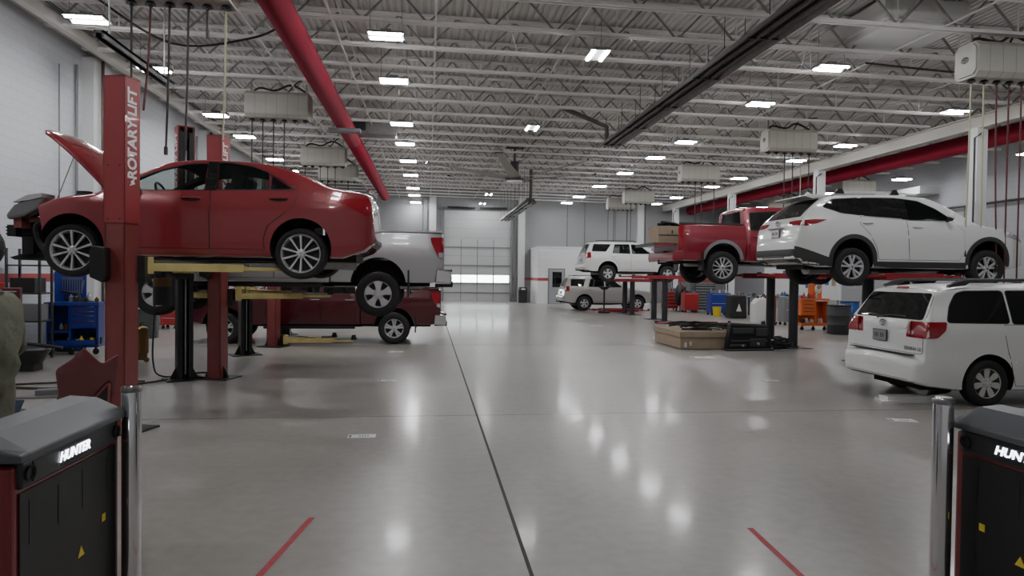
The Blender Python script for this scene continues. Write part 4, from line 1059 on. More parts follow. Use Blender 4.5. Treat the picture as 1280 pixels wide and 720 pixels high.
rows = [(-6.55, [14.1, 17.35, 22.1, 25.4, 30.3, 33.6], 'white twin-tube ceiling light in the row nearest the left wall', 'ceiling lights nearest the left wall'),
        (-.9, [14.13, 17.37, 22.3, 25.7, 29.6, 33.8, 38.9, 42.4, 46.6], 'white twin-tube ceiling light in the row left of the fan', 'ceiling lights left of the fan'),
        (9.07, [14.66, 18.0, 23.5, 26.8, 31.1, 35.9, 40.9, 44.6], 'white twin-tube ceiling light in the row right of the fan', 'ceiling lights right of the fan'),
        (14.9, [17.9, 23.1, 26.4, 31.6, 34.8, 40.0, 43.8], 'white twin-tube ceiling light in the row beside the long beige beam', 'ceiling lights beside the right hand beam'),
        ]
for x, ys, lab, grp in rows:
    for y in ys: light(x * q, y * q, lab, grp)
for x, ys in ((-6.55, [4.5, 9.5]), (-.9, [1.5, 5.5, 9.8]), (9.07, [5.5, 10.0]), (14.9, [9.0, 13.0])):   # fixtures of the same rows nearer than the view, lighting the foreground
    for y in ys: light(x * q, y * q, 'white twin-tube ceiling light nearest the camera, above the frame', 'ceiling lights above the frame')
for x, y in ((3.61, 14.63), (3.32, 22.17), (3.55, 41.0), (3.6, 46.4)): light(x * q, y * q, 'white twin-tube ceiling light turned lengthways along the middle aisle', 'lengthways ceiling lights over the aisle', PI / 2)
for y in (20, 26.0, 31.0, 38): light(19.3, y, 'white twin-tube ceiling light in the bay beyond the beam', 'ceiling lights beyond the beam', 0, 5.9)
# ---- red round ducts
def duct(x, y0, y1, z, r, label):
    t = thing('red_duct', label, 'air duct', (x, y0, z))
    L = y1 - y0
    mb = MB(); mb.lathe([(.01, L), (r * .6, L - .02), (r, L - .15), (r, L * .5 + .35), (r * .9, L * .5 + .30)], (0, 0, 0), 'y', 28); mb.lathe([(r * .9, L * .5 + .30), (r, L * .5 + .25), (r, 0), (.01, 0)], (0, 0, 0), 'y', 28)
    mb.build('duct_body', M['ductred'], t)
    mb = MB(); yy = 1.0
    while yy < L: mb.tube([(0, yy, r), (0, yy, 7.3 - z)], .008, 4); yy += 3
    mb.build('hanger_wire', M['steel'], t)
duct(-2.55, 6, 40.5, 6.25, .25, 'long round red fabric air duct over the left bays')
duct(17.1, 6, 43.5, 6.16, .28, 'long round red fabric air duct beyond the right hand beam')
# small grey fixture below the left duct
t = MB(); t.bb(-.45, .45, -.15, .15, -.05, .05); tag(t.build('sensor_box', M['grey_pl'], None, (-2.45, 20.4, 5.93)), 'small pale box hanging under the left red duct', 'fixture')
# ---- tube heaters
def heater(x, y0, y1, z, label, fl):
    t = thing('tube_heater', label, 'heater', (x, y0, z)); L = y1 - y0
    mb = MB(); s = .30
    pts = [(-s, -.10), (-s * .55, .09), (s * .55, .09), (s, -.10)]
    n = len(pts); vs = [(p[0], yy, p[1]) for yy in (0, L) for p in pts] + [(p[0] * .96, yy, p[1] - .015) for yy in (0, L) for p in pts]
    mb.add(vs, [(i, i + 1, i + 1 + n, i + n) for i in range(n - 1)] + [(2 * n + i, 2 * n + i + 1, 3 * n + i + 1, 3 * n + i) for i in range(n - 1)], 0)
    mb.build('reflector', M['duct'], t)
    mb = MB(); mb.tube([(-.11, .1, -.05), (-.11, L - .1, -.05)], .05, 10); mb.tube([(.11, .1, -.05), (.11, L - .1, -.05)], .05, 10); yy = .5
    while yy < L: mb.bb(-.28, .28, yy - .02, yy + .02, -.10, -.06); yy += 2.4
    mb.build('burner_tube', M['heater'], t)
    mb = MB(); yy = .6
    while yy < L: mb.tube([(-.2, yy, .09), (-.2, yy, 6.75 - z)], .008, 4); mb.tube([(.2, yy, .09), (.2, yy, 6.75 - z)], .008, 4); yy += 1.7
    mb.build('hanger_chain', M['heater'], t)
    mb = MB(); mb.tube(fl(L), .07, 8); mb.build('flue_pipe', M['heater'], t)
    return t
heater(5.62, 8.2, 21.3, 5.95, 'long dark tube heater hanging over the right half of the aisle', lambda L: [(0, L - .1, 0), (0, L + .1, .15), (0, L + .1, .62), (-1.9, L - 1.6, .78)])
heater(4.6, 31, 42.3, 5.2, 'far tube heater hanging near the overhead door', lambda L: [(0, .1, .0), (0, -.1, .2), (0, -.15, 1.4)])
# ---- big fan
fx, fy, fz = .0, 0, 0
FY = 27.3; fpx = 3.35
t = thing('ceiling_fan', 'huge six-blade industrial ceiling fan over the aisle', 'fan', (3.4, FY, 5.62))
mb = MB(); mb.cyl((0, 0, -.06), .32, .06, 24, 0); mb.cyl((0, 0, -.02), .42, .05, 24, 1); mb.build('hub', [M['alu'], M['blackp']], t)
mb = MB(); mb.cyl((0, 0, .40), .17, .62, 16); mb.cyl((0, 0, .12), .26, .1, 16); mb.build('motor', M['blackp'], t)
mb = MB(); mb.tube([(0, 0, .7), (0, 0, 1.25)], .05, 8); mb.bb(-.42, .42, -.06, .06, 1.22, 1.3); mb.build('mount', M['heater'], t)
for k in range(6):
    a = R(60 * k + 13); mb = MB(); n0 = 0
    sec = [(-.05, .0), (-.02, .018), (.05, .02), (.13, .0), (.04, -.008)]
    vs = []; ns = 9
    for i in range(ns):
        u = i / (ns - 1); r = .3 + 3.25 * u; wd = 1.35 - .75 * u; tw = R(15 - 8 * u); zz = .01 + .42 * u
        for p in sec:
            yy, z_ = p[0] * wd * 1.8, p[1] * 1.4; vs.append((r, yy * math.cos(tw) - z_ * math.sin(tw), zz + yy * math.sin(tw) + z_ * math.cos(tw)))
    m_ = len(sec); fs = [(i * m_ + k2, i * m_ + (k2 + 1) % m_, (i + 1) * m_ + (k2 + 1) % m_, (i + 1) * m_ + k2) for i in range(ns - 1) for k2 in range(m_)]
    mb.add(vs, fs, 0, True); mb.f += [tuple(range(m_)), tuple(range(len(vs) - m_, len(vs)))]; mb.m += [1, 1]; mb.sm += [False, False]
    mb.box((3.58, .06, .44), (.06, .32, .06), 1)
    mb.xf(Matrix.Rotation(a, 4, 'Z')); mb.build('blade', [M['blade'], M['blackp']], t)
mb = MB()
for k in range(4): a = R(45 + 90 * k); mb.tube([(.1 * math.cos(a), .1 * math.sin(a), .6), (1.2 * math.cos(a), 1.2 * math.sin(a), 1.2)], .008, 4)
mb.build('guy_wire', M['heater'], t)
# ---- hose reel cabinets
GUIDE = MB(); GUIDE.cyl((0, 0, 0), .085, .05, 12, 0, 'z', .05); GUIDE.cyl((0, 0, -.03), .03, .06, 8, 0); GUIDE = GUIDE.mesh('hose_guide', M['blackp'])
def reel(x, y, z, label, hoses, right=False, group=None, nring=6):
    t = thing('hose_reel_cabinet', label, 'hose reel', (x, y, z), 0, group)
    mb = MB(); w = .82; c = .09
    sec = [(-.30, -.34 + c), (-.30 + c, -.34), (.30 - c, -.34), (.30, -.34 + c), (.30, .34 - c), (.30 - c, .34), (-.30 + c, .34), (-.30, .34 - c)]
    mb.prism(sec, -w + .03, w - .03, 'yz', 0); mb.prism([(p[0] * .86, p[1] * .86) for p in sec], -w, w, 'yz', 0)
    for k in range(1, 6): xx = -w + k * 2 * w / 6; mb.prism([(p[0] * 1.008, p[1] * 1.008) for p in sec], xx - .004, xx + .004, 'yz', 1)
    mb.build('cabinet', [M['cream'], M['grey_pl']], t)
    for k in range(nring):
        obj('hose_guide', GUIDE, t, (-w + (k + .5) * 2 * w / 6, 0, -.36))
    for k, zend, mt, swing in hoses:
        xx = -w + (k + .5) * 2 * w / 6; mb = MB(); L = z - .4 - zend
        mb.tube(bez([(xx, 0, -.38), (xx + swing * .3, 0, -.38 - L * .5), (xx + swing, 0, -.38 - L)], 5), .016, 6, 0)
        if k % 2 == 0: mb.cyl((xx + swing, 0, -.38 - L), .03, .12, 8, 1)
        mb.build('hose', [M[mt], M['blackp']], t)
    mb = MB(); mb.tube(bez([(-.7, 0, .34), (-.5, .1, .5), (-.1, 0, .42), (.3, .1, .6), (.75, 0, .36)], 5), .03, 6); mb.tube(bez([(.2, .1, .4), (.5, .2, .75), (1.0, .1, .8)], 5), .02, 6); mb.build('supply_hose', M['hose'], t)
    mb = MB()
    for s in (-1, 1): mb.bb(s * .7 - .02, s * .7 + .02, -.02, .02, .3, 6.75 - z + .0)
    mb.build('hanger', M['steel'], t)
    if right:
        emblem(t, (-w - .006, 0, .02), .17, (-1, 0, 0), m=M['blackp'])
    return t
H_ = [(0, 4.0, 'hose', 0), (1, 4.3, 'hosered', -.05), (2, 3.4, 'hose', -.04), (3, 3.2, 'hose', -.05), (4, 5.0, 'hoseyel', 0)]
reel(-3.8, 11.0, 6.2, 'beige hose reel cabinet nearest the camera, over the first red lift post', [(0, 4.05, 'hose', 0), (1, 4.2, 'hosered', -.1), (2, 3.6, 'hose', -.05), (3, 3.3, 'hose', -.06), (5, 3.8, 'hoseyel', -.04), (4, 5.4, 'hose', 0)])
reel(-3.95, 18.7, 6.15, 'beige hose reel cabinet over the bonnet of the silver pickup', [(0, 2.5, 'hose', 0), (1, 3.2, 'hose', 0), (2, 3.0, 'hose', 0), (3, 2.6, 'hose', 0)])
reel(-3.9, 26.2, 6.1, 'third beige hose reel cabinet from the camera on the left', [(0, 3.0, 'hose', 0), (2, 3, 'hose', 0), (3, 3.2, 'hose', 0), (4, 3, 'hose', 0)])
reel(-3.9, 30.3, 6.1, 'farthest beige hose reel cabinet on the left, beside the red duct', [(0, 3.0, 'hose', 0), (2, 3, 'hose', 0), (4, 3, 'hose', 0)])
reel(11.15, 12.2, 6.05, 'beige hose reel cabinet nearest the camera on the right, with black oval emblem', [(0, 2.3, 'hoseyel', -.05), (1, 2.6, 'hoseyel', .02), (2, 2.0, 'hosered', .1), (3, 1.2, 'hosered', 0), (4, 1.2, 'hosered', .0)], True)
reel(11.25, 20.4, 6.1, 'beige hose reel cabinet above the lifted white crossover', [(2, 3.2, 'hose', 0), (3, 3.6, 'hose', 0), (4, 4.0, 'hoseyel', 0), (5, 3.2, 'hose', 0)], True)
reel(11.15, 27.4, 6.1, 'beige hose reel cabinet above the lifted red pickup', [(2, 3, 'hose', 0), (3, 2.6, 'hose', 0), (5, 3, 'hose', 0)], True)
reel(11.2, 35.8, 6.05, 'fourth beige hose reel cabinet on the right, over the lifted white wagon', [(1, 3, 'hose', 0), (4, 3, 'hose', 0)])
reel(11.2, 39.2, 6.05, 'farthest beige hose reel cabinet on the right', [(1, 3, 'hose', 0), (4, 3, 'hose', 0)])
reel(18.7, 18.2, 5.75, 'beige hose reel cabinet beyond the beam, nearest the frame edge', [(0, 2.0, 'hose', 0), (1, 2, 'hosered', 0), (2, 2, 'hose', 0), (3, 2, 'hose', 0), (4, 2, 'hosered', 0)])
reel(18.9, 28.5, 5.85, 'beige hose reel cabinet beyond the beam, behind the crossover roof', [(0, 3, 'hose', 0), (2, 3, 'hose', 0)])
reel(18.9, 34.5, 5.75, 'small far hose reel cabinet beyond the beam, behind the red pickup cab', [(0, 3, 'hose', 0), (3, 3, 'hose', 0)])
# ceiling unit (flush white box between joists, upper right)
t = thing('ceiling_unit', 'white box unit fixed under the deck at upper right', 'ceiling unit', (9.6, 13.4, 6.75))
mb = MB(); mb.bb(-.8, .8, -1.0, 1.0, 0, .10); mb.build('panel', M['officewhite'], t)
mb = MB(); mb.bb(-.9, .9, -1.1, 1.1, .10, .5); mb.build('housing', M['deck'], t)
t = thing('unit_heater', 'grey box heater hanging between joists above the left duct', 'heater', (-2.0, 23.4, 6.5))
mb = MB(); mb.bb(-.9, .9, -.35, .35, -.1, .35, 0); mb.bb(-.5, -.1, -.36, -.34, 0, .3, 1); mb.build('housing', [M['duct'], M['blackp']], t)
# electrical cables swooping under the deck
for k, (pts, lab) in enumerate((([(9.6, 14.2, 6.6), (11.8, 14.2, 6.5), (12.4, 14.2, 6.62), (13.3, 14.3, 6.15)], 'black cable looping under the roof to a light at upper right'),
                 ([(-6.3, 13.2, 6.9), (-5.0, 14.0, 6.2), (-3.6, 14.4, 6.5), (-2.8, 14.4, 6.9)], 'black cable sagging under the roof behind the first lift post'))):
    mb = MB(); mb.tube(bez(pts, 6), .022, 6); tag(mb.build('cable', M['hose']), lab, 'cable')
# dark trolley rail over the left lifts
t = thing('overhead_rail', 'dark steel rail running above the left lifts', 'rail', (-4.45, 9.9, 5.0))
mb = MB(); mb.bb(-.06, .06, 0, 2.6, 0, .04); mb.bb(-.06, -.04, 0, 2.6, -.06, .04); mb.bb(.04, .06, 0, 2.6, -.06, .04); mb.build('rail', M['blackp'], t)
mb = MB()
for yy in (.3, 2.3): mb.tube([(0, yy, .05), (0, yy, 1.75)], .012, 5)
mb.build('hanger', M['steel'], t)
# ------------------------------------------------------------------ lifts
def two_post(label, x, y, span, dx, carz, H1, H2, pads, textsz=1.0, low=False):
    t = thing('two_post_lift', label, 'car lift', (x, y, 0))
    def column(cx, cy, rot, H, far):
        mb = MB(); w, d = .235, .225   # back faces -y before rotation, channel opens +y
        mb.bb(-w / 2, w / 2, -d / 2, -d / 2 + .02, 0.02, H - .02, 0); mb.bb(-w / 2, -w / 2 + .02, -d / 2, d / 2, 0.02, H - .02, 1 if far else 0); mb.bb(w / 2 - .02, w / 2, -d / 2, d / 2, 0.02, H - .02, 1 if far else 0)
        mb.bb(-w / 2 + .02, -w / 2 + .07, d / 2 - .02, d / 2, .02, H - .1, 1); mb.bb(w / 2 - .07, w / 2 - .02, d / 2 - .02, d / 2, .02, H - .1, 1)
        mb.bb(-w / 2 + .02, w / 2 - .02, -d / 2 + .02, -d / 2 + .03, .05, H - .1, 1)
        mb.bb(-.012, .012, d / 2 - .03, d / 2 - .01, .1, H - .4, 3)
        # upper sleeve
        mb.bb(-w / 2 - .012, w / 2 + .012, -d / 2 - .012, -d / 2, 2.32, H, 2); mb.bb(w / 2, w / 2 + .012, -d / 2 - .012, d / 2 + .01, 2.32, H, 2); mb.bb(-w / 2 - .012, -w / 2, -d / 2 - .012, d / 2 + .01, 2.32, H, 2)
        mb.bb(-w / 2 - .012, w / 2 + .012, -d / 2 - .012, d / 2 + .01, H - .015, H, 2)
        for bz in (2.36, 2.95): mb.cyl((-.07, -d / 2 - .014, bz), .008, .01, 8, 1, 'y'); mb.cyl((.07, -d / 2 - .014, bz), .008, .01, 8, 1, 'y')
        c = mb.build('column', [M['liftred'], M['blackp'], M['liftred2'], M['steel']], t, (cx, cy, 0), rot)
        mb = MB(); mb.bb(-.30, .30, -.24, .24, 0, .02); mb.prism([(-w / 2 - .1, .02), (-w / 2, .02), (-w / 2, .22)], -.02, .0, 'xz'); mb.prism([(w / 2 + .1, .02), (w / 2, .02), (w / 2, .22)], -.02, .0, 'xz')
        mb.build('base_plate', M['blackp'], c)
        s = 1
        if not far: lettering('lettering', 'ROTARY LIFT', .195 * textsz, M['letters'], c, (w / 2 + .014, -.0, H - .62), (0, 0, 1), (0, 0, 0) if 0 else (-0.0, -1, 0) if 0 else (0, -1, 0), .006, .0, .86)
        if far:
            lettering('lettering', 'ROTARY LIFT', .20 * textsz, M['letters'], c, (w / 2 + .014, 0, H - .62), (0, 0, 1), (0, -1, 0), .006, .0, .86)
        else:
            mb = MB(); zz = H - 1.20; mb.prism([(-.05, zz), (.04, zz + .03), (.02, zz + .06), (.05, zz + .10), (-.03, zz + .05), (-.02, zz + .03)], w / 2 + .012, w / 2 + .015, 'yz'); mb.build('lift_logo', M['letters'], c)
        return c
    a = R(15)
    c1 = column(0, 0, R(-15), H1, False); c2 = column(dx, span, PI + R(30), H2, True)
    # motor / cover box on near post, power unit on far post
    mb = MB(); mb.prism([(-.22, 1.72), (-.09, 1.66), (-.06, 1.72), (-.06, 2.04), (-.19, 2.06), (-.22, 2.0)], -.27, -.12, 'xz'); o = mb.build('latch_cover', M['black'], t); bevel(o, .012)
    mb = MB(); mb.bb(.12, .22, .06, .26, carz - .20, carz + .1); mb.build('carriage', M['blackp'], t)
    mb = MB(); mb.bb(dx - .02, dx + .2, span - .34, span - .14, carz - .2, carz + .1); mb.build('carriage', M['blackp'], t)
    for (sx, sy, px_, py_) in pads:
        ln = math.hypot(px_ - sx, py_ - sy); an = math.atan2(py_ - sy, px_ - sx)
        mb = MB(); h = .105
        mb.bb(0, ln * .68, -.07, .07, -h / 2, h / 2 - .01, 0); mb.bb(ln * .62, ln, -.05, .05, -h / 2 + .02, h / 2 - .04, 0)
        mb.bb(-.04, .06, -.09, .09, -h / 2 - .03, h / 2 + .06, 0); mb.tube([(.05, -.06, h / 2 + .05), (ln * .45, -.06, h / 2 + .0)], .008, 6, 1)
        mb.bb(ln * .72, ln * .96, -.045, .045, h / 2 - .04, h / 2 + .0, 2)
        mb.cyl((ln - .02, 0, h / 2 + .0), .07, .06, 14, 1); mb.cyl((ln - .02, 0, h / 2 + .05), .05, .06, 14, 1)
        o = mb.build('lift_arm', [M['yellow'], M['blackp'], M['steel']], t, (sx, sy, carz - .02), an); bevel(o, .006, 1)
    return t
two_post('red two-post lift holding the red sedan, nearest the camera', -3.40, 8.1, 3.75, -.60, 1.86, 3.93, 4.16,
         [(.18, .22, 1.55, .95), (.12, .28, -.55, 1.0), (-.45, 3.4, 1.2, 2.2), (-.55, 3.4, -.9, 2.2)])
two_post('red two-post lift under the silver pickup', -3.50, 11.95, 3.3, -.40, 1.40, 4.05, 4.1,
         [(.26, .2, 1.75, .75), (.12, .28, -.9, .8), (-.2, 2.9, 1.2, 1.9), (-.4, 2.9, -1.0, 1.9)])
two_post('third red two-post lift, arms lowered beside the maroon pickup', -3.68, 16.95, 3.3, -.4, .16, 4.05, 4.1,
         [(.26, .1, 1.9, .1), (.2, .34, 1.35, .75)], low=True)
def inground(label, x, y0, y1, h, armlen=1.45, yoff=0):
    t = thing('inground_lift', label, 'car lift', (x, y0, 0))
    for yy in (0, y1 - y0):
        mb = MB(); mb.cyl((0, yy, h / 2), .115, h, 24); p = mb.build('piston', M['post'], t)
        mb = MB(); mb.bb(-.35, .35, yy - .35, yy + .35, 0, .012); mb.cyl((0, yy, .02), .15, .03, 20); mb.build('floor_plate', M['dgrey'], t)
    mb = MB(); mb.bb(-.16, .16, -.25, y1 - y0 + .25, h, h + .09); mb.build('crosshead', M['armred'], t)
    for yy in (-.18, y1 - y0 + .18):
        for s in (1, -1):
            ln = armlen; a = R(0 if s == 1 else 180) + R(6) * (1 if (yy > 0) == (s > 0) else -1)
            mb = MB(); mb.bb(-.1, ln * .62, -.09, .09, -.07, .07, 0); mb.bb(ln * .5, ln, -.06, .06, -.02, .035, 0); mb.cyl((ln - .04, 0, .06), .06, .06, 12, 1); mb.bb(ln * .55, ln * .7, -.065, .065, .035, .055, 2)
            o = mb.build('lift_arm', [M['armred'], M['blackp'], M['yellow']], t, (0, yy, h + .05), a); bevel(o, .01, 1)
    return t
inground('in-ground lift with round dark posts and red arms under the white crossover', 9.4, 12.55, 13.65, 1.80, 1.0)
inground('in-ground lift with dark posts under the red pickup', 9.4, 16.65, 17.85, 1.80, 1.15)
inground('empty raised in-ground lift between red pickup and white wagon', 9.42, 26.4, 27.7, 1.72)
inground('in-ground lift with dark posts under the lifted white wagon', 9.42, 30.8, 32.0, 1.55)
inground('lowered in-ground lift, red arms lying on the floor behind the cardboard box', 9.7, 22.6, 23.8, .04)
inground('lowered in-ground lift, red arms on the floor beside the silver wagon', 9.5, 33.2, 33.6, .04)
t = thing('oil_drain_stand', 'dark oil drain stand on the floor under the lifted white wagon', 'drain stand', (8.45, 32.2, 0))
mb = MB(); mb.cyl((0, 0, .05), .3, .08, 12); mb.tube([(0, 0, 0.05), (0, 0, 1.15)], .04, 8); mb.build('stand', M['blackp'], t); mb = MB(); mb.cyl((0, 0, 1.2), .12, .14, 16, 0, 'z', .32); mb.build('funnel', M['dblue'], t)

# ------------------------------------------------------------------ alignment consoles + bollards
def console(label, x, y, ang, fs):
    """x,y = far corner of the face plane; fs=+1 face looks +x, -1 face looks -x. Length runs back toward the camera."""
    t = thing('alignment_console', label, 'console', (x - fs * .045, y, 0), ang)
    L, D, H = .93, .36, 1.02
    bx = -fs * D
    mb = MB(); mb.bb(fs * .004, bx, -L - .02, .03, .02, H - .06, 0); o = mb.build('housing', M['conred'], t); bevel(o, .025, 3)
    mb = MB(); mb.bb(fs * .012, -fs * .04, -L + .03, -.03, .03, H - .19, 0)
    for k, (yy) in enumerate((-L + .10, -L + .33, -L + .55, -L + .80)):
        mb.bb(fs * .0126, fs * .014, yy - .004, yy + .004, H - .43 , H - .24 , 1)
        for j in range(7): mb.bb(fs * .0126, fs * .0135, yy - .004, yy + .004, .08 + j * .06, .09 + j * .06, 1)
    o = mb.build('front_panel', [M['panel'], M['blackp']], t)
    mb = MB(); yy, zz = -.17, .47; mb.prism([(yy - .018, zz - .02), (yy + .018, zz - .02), (yy + .018, zz + .02), (yy - .018, zz + .02)], fs * .013, fs * .015, 'yz'); mb.build('square_label', M['yelwarn'], t)
    mb = MB(); yy, zz = -.40, .38; mb.prism([(yy - .03, zz - .025), (yy + .03, zz - .025), (yy, zz + .028)], fs * .013, fs * .015, 'yz'); mb.build('warning_triangle', M['yelwarn'], t)
    # display band with end knobs
    mb = MB(); mb.bb(fs * .025, -fs * .03, -L + .02, -.02, H - .175, H - .045, 0); band = mb.build('display_band', M['dgrey'], t); bevel(band, .02, 3)
    mb = MB(); mb.bb(fs * .026, fs * .029, -L + .10, -.06, H - .155, H - .065, 0); mb.bb(fs * .029, fs * .031, -L * (.66 if fs > 0 else .55), -L * (.40 if fs > 0 else .29), H - .15, H - .068, 1); mb.build('display_glass', [M['blackp'], M['panel']], band)
    for yy in (-L + .07, -.07):
        mb = MB(); mb.lathe([(.001, 0), (.03, 0), (.034, .01 * fs), (.034, .0)], (fs * .028, yy, H - .11), 'x', 18); mb.torus((fs * .03, yy, H - .11), .03, .005, 'x', 18, 6); mb.build('knob', M['black'], band)
    lettering('lit_name', 'HUNTER', .064, M['glow'], band, (fs * .0335, -L * (.53 if fs > 0 else .42), H - .108), (0, fs, 0), (0, 0, 1), .0015, .25, 1.1)
    # chamfered cap
    mb = MB(); e = .03
    prof = [(fs * .055, H - .045), (fs * .055, H - .01), (-fs * .09, H + .075), (-fs * (D * .62), H + .085), (-fs * (D + .02), H + .02), (-fs * (D + .02), H - .045)]
    n = len(prof); vs = []
    for yy, sh in ((-L - e, .0), (-L + .03, 1), (-.03, 1), (e, 0)):
        for p in prof:
            k = 1 if sh else 0; cx = -fs * D / 2; vs.append((cx + (p[0] - cx) * (1 if k else .97), yy, p[1] if k or p[1] < H else H - .01 + (p[1] - H) * .35))
    mb.add(vs, [(i * n + j, i * n + (j + 1) % n, (i + 1) * n + (j + 1) % n, (i + 1) * n + j) for i in range(3) for j in range(n)] + [tuple(range(n)), tuple(reversed(range(3 * n, 4 * n)))], 0)
    o = mb.build('cap', M['cap'], t); bevel(o, .008, 2)
    return t
console('wheel alignment console at the left frame edge, beside a steel bollard', -1.685, 4.05, R(-1), 1)
console('wheel alignment console at the right frame edge, beside a steel bollard', 2.93, 3.48, R(3), -1)
def bollard(x, y, label):
    t = thing('bollard', label, 'bollard', (x, y, 0))
    mb = MB(); mb.lathe([(.001, 1.15), (.042, 1.15), (.050, 1.14), (.052, 1.13), (.052, .0)], (0, 0, 0), 'z', 32); mb.build('post', M['chrome'], t)
    mb = MB(); mb.lathe([(.0525, 1.142), (.056, 1.136), (.056, 1.118), (.0525, 1.112)], (0, 0, 0), 'z', 32); mb.build('collar', M['steel'], t); mb = MB(); mb.lathe([(.053, .02), (.10, .02), (.11, 0)], (0, 0, 0), 'z', 32); mb.build('base_flange', M['steel'], t)
bollard(-1.66, 4.08, 'polished steel bollard at the left alignment console'); bollard(2.85, 3.46, 'polished steel bollard at the right alignment console')
# floor tape
def strip(name, p0, p1, w, m, label, cat, z=.002):
    a, b_ = Vector(p0), Vector(p1); d = (b_ - a).normalized(); nn = Vector((-d.y, d.x)) * w / 2; mb = MB(); k = 14; vs = []
    for i in range(k + 1):
        p = a + (b_ - a) * i / k; j = random.uniform(-.004, .004); vs += [(p.x + nn.x * (1 + j * 20), p.y + nn.y, z), (p.x - nn.x, p.y - nn.y, z)]
    mb.add(vs, [(2 * i, 2 * i + 1, 2 * i + 3, 2 * i + 2) for i in range(k)]); return tag(mb.build(name, m), label, cat)
strip('floor_tape', (-1.12, 3.2), (-.83, 5.11), .045, M['tape'], 'red tape line on the floor near the left console', 'floor tape')
strip('floor_tape', (2.19, 3.0), (2.31, 4.62), .045, M['tape'], 'red tape line on the floor near the right console', 'floor tape')
# floor placards: white rectangles with dark marks
def placard(x, y, label, w=.30, h=.16, rz=0):
    t = thing('floor_placard', label, 'floor sign', (x, y, 0), rz)
    mb = MB(); mb.bb(-w / 2, w / 2, -h / 2, h / 2, .001, .004); mb.build('plate', M['paper'], t)
    mb = MB(); mb.bb(-w * .44, -w * .38, -h * .3, h * .3, .004, .005)
    for k in range(4): mb.bb(-w * .1 + k * .03, -w * .1 + k * .03 + .018, -h * .1, h * .12, .004, .005)
    mb.build('print', M['dgrey'], t)
placard(-.71, 7.62, 'white placard on the floor left of the joint, nearest the camera')
placard(-.66, 11.55, 'white placard on the floor ahead of the silver pickup wheel')
placard(-.72, 15.8, 'white placard on the floor beside the maroon pickup wheel', .34, .2)
placard(6.02, 8.0, 'white placard on the floor behind the minivan', .32, .2, R(-12))
placard(5.95, 11.25, 'white placard on the floor in front of the cardboard box')
for k, (x, y, lab) in enumerate(((6.1, 27.5, 'small white placard on the far floor, nearest the raised empty lift'), (6.0, 24.0, 'small white placard on the floor in mid aisle on the right'), (6.3, 31.5, 'small white placard on the floor near the silver wagon'), (6.1, 14.6, 'white placard on the floor just before the cardboard box'))): placard(x, y, lab, .5, .35)

# ------------------------------------------------------------------ cardboard crate and loose parts
t = thing('cardboard_tray', 'long low cardboard box with lid on the floor under the red pickup', 'box', (7.25, 17.15, 0))
mb = MB(); mb.bb(-1.05, 1.05, -.95, .95, .02, .34, 0); mb.build('box_body', M['card'], t)
mb = MB(); mb.bb(-1.08, 1.08, -.98, .98, .30, .44, 0); o = mb.build('box_lid', M['card'], t); bevel(o, .008, 1)
mb = MB(); mb.bb(-.96, -.9, -.985, -.98, .06, .18); mb.bb(-.82, -.78, -.985, -.98, .1, .2); mb.build('shipping_label', M['paper'], t)
for k, (x, y, lab, sz) in enumerate(((6.75, 16.9, 'black trim strip in the bundle on the left end of the cardboard box', 1), (7.4, 17.0, 'black trim strip in the bundle on the middle of the cardboard box', 1.1))):
    rnd = random.Random(k + 3)
    for i in range(12):
        mb = MB(); a = rnd.uniform(-.4, .4); xx, yy = rnd.uniform(-.2, .2), rnd.uniform(-.45, .45); L = rnd.uniform(.4, .8) * sz; rr = rnd.uniform(.012, .03)
        z = .012 * i + rr
        mb.tube(bez([(xx - L / 2, yy, z), (xx, yy + a * .3, z + rnd.uniform(0, .06)), (xx + L / 2, yy + a * .5, z)], 3), rr, 5)
        tag(mb.build('trim_strip', M['black'], None, (x, y, .441)), lab, 'car part', lab + ' group')
t = thing('wheel_arch_liner', 'black and white wheel liner piece resting on the cardboard box', 'car parts', (7.9, 16.9, .44))
mb = MB(); mb.tube(bez([(-.3, 0, .03), (-.1, .1, .10), (.2, 0, .12), (.4, -.1, .03)], 5), .03, 6); mb.build('liner', M['black'], t)
mb = MB(); mb.tube(bez([(-.35, .15, .03), (.0, .2, .09), (.35, .2, .03)], 5), .02, 6); mb.build('edge', M['steel'], t)
t = thing('plastic_bin', 'black moulded plastic tray standing on edge against the cardboard box', 'car parts', (7.85, 15.98, 0), R(3))
mb = MB(); prof = [(-.60, .02), (.60, .02), (.50, .60), (-.50, .66)]
mb.prism(prof, -.06, .10, 'xz', 0)
for x0, x1, z0, z1 in ((-.45, .1, .42, .56), (.16, .46, .36, .56), (-.5, -.1, .1, .16), (.0, .42, .1, .3), (-.48, .46, .22, .26)): mb.bb(x0, x1, -.10, -.05, z0, z1, 1)
mb.bb(-.62, .62, -.14, .16, 0, .05, 1); mb.tube([(-.48, 0, .66), (.50, 0, .61)], .03, 6, 1)
o = mb.build('tray_shell', [M['black'], M['dgrey']], t); bevel(o, .012, 2)
mb = MB(); mb.sphere((.2, -.12, .17), .04); mb.sphere((-.2, -.12, .13), .03); mb.build('clips', M['steel'], t)
rnd = random.Random(5)
for i in range(14):
    mb = MB(); p = [(rnd.uniform(-.22, .22), rnd.uniform(-.2, .2), .03 + .021 * i + rnd.uniform(0, .02)) for _ in range(4)]; mb.tube(bez(p, 3), rnd.uniform(.02, .035), 5)
    tag(mb.build('hose_piece', M['black'], None, (8.72, 16.0, 0)), 'black moulded hose piece in the pile right of the cardboard box', 'car part', 'black hose pieces piled right of the cardboard box')
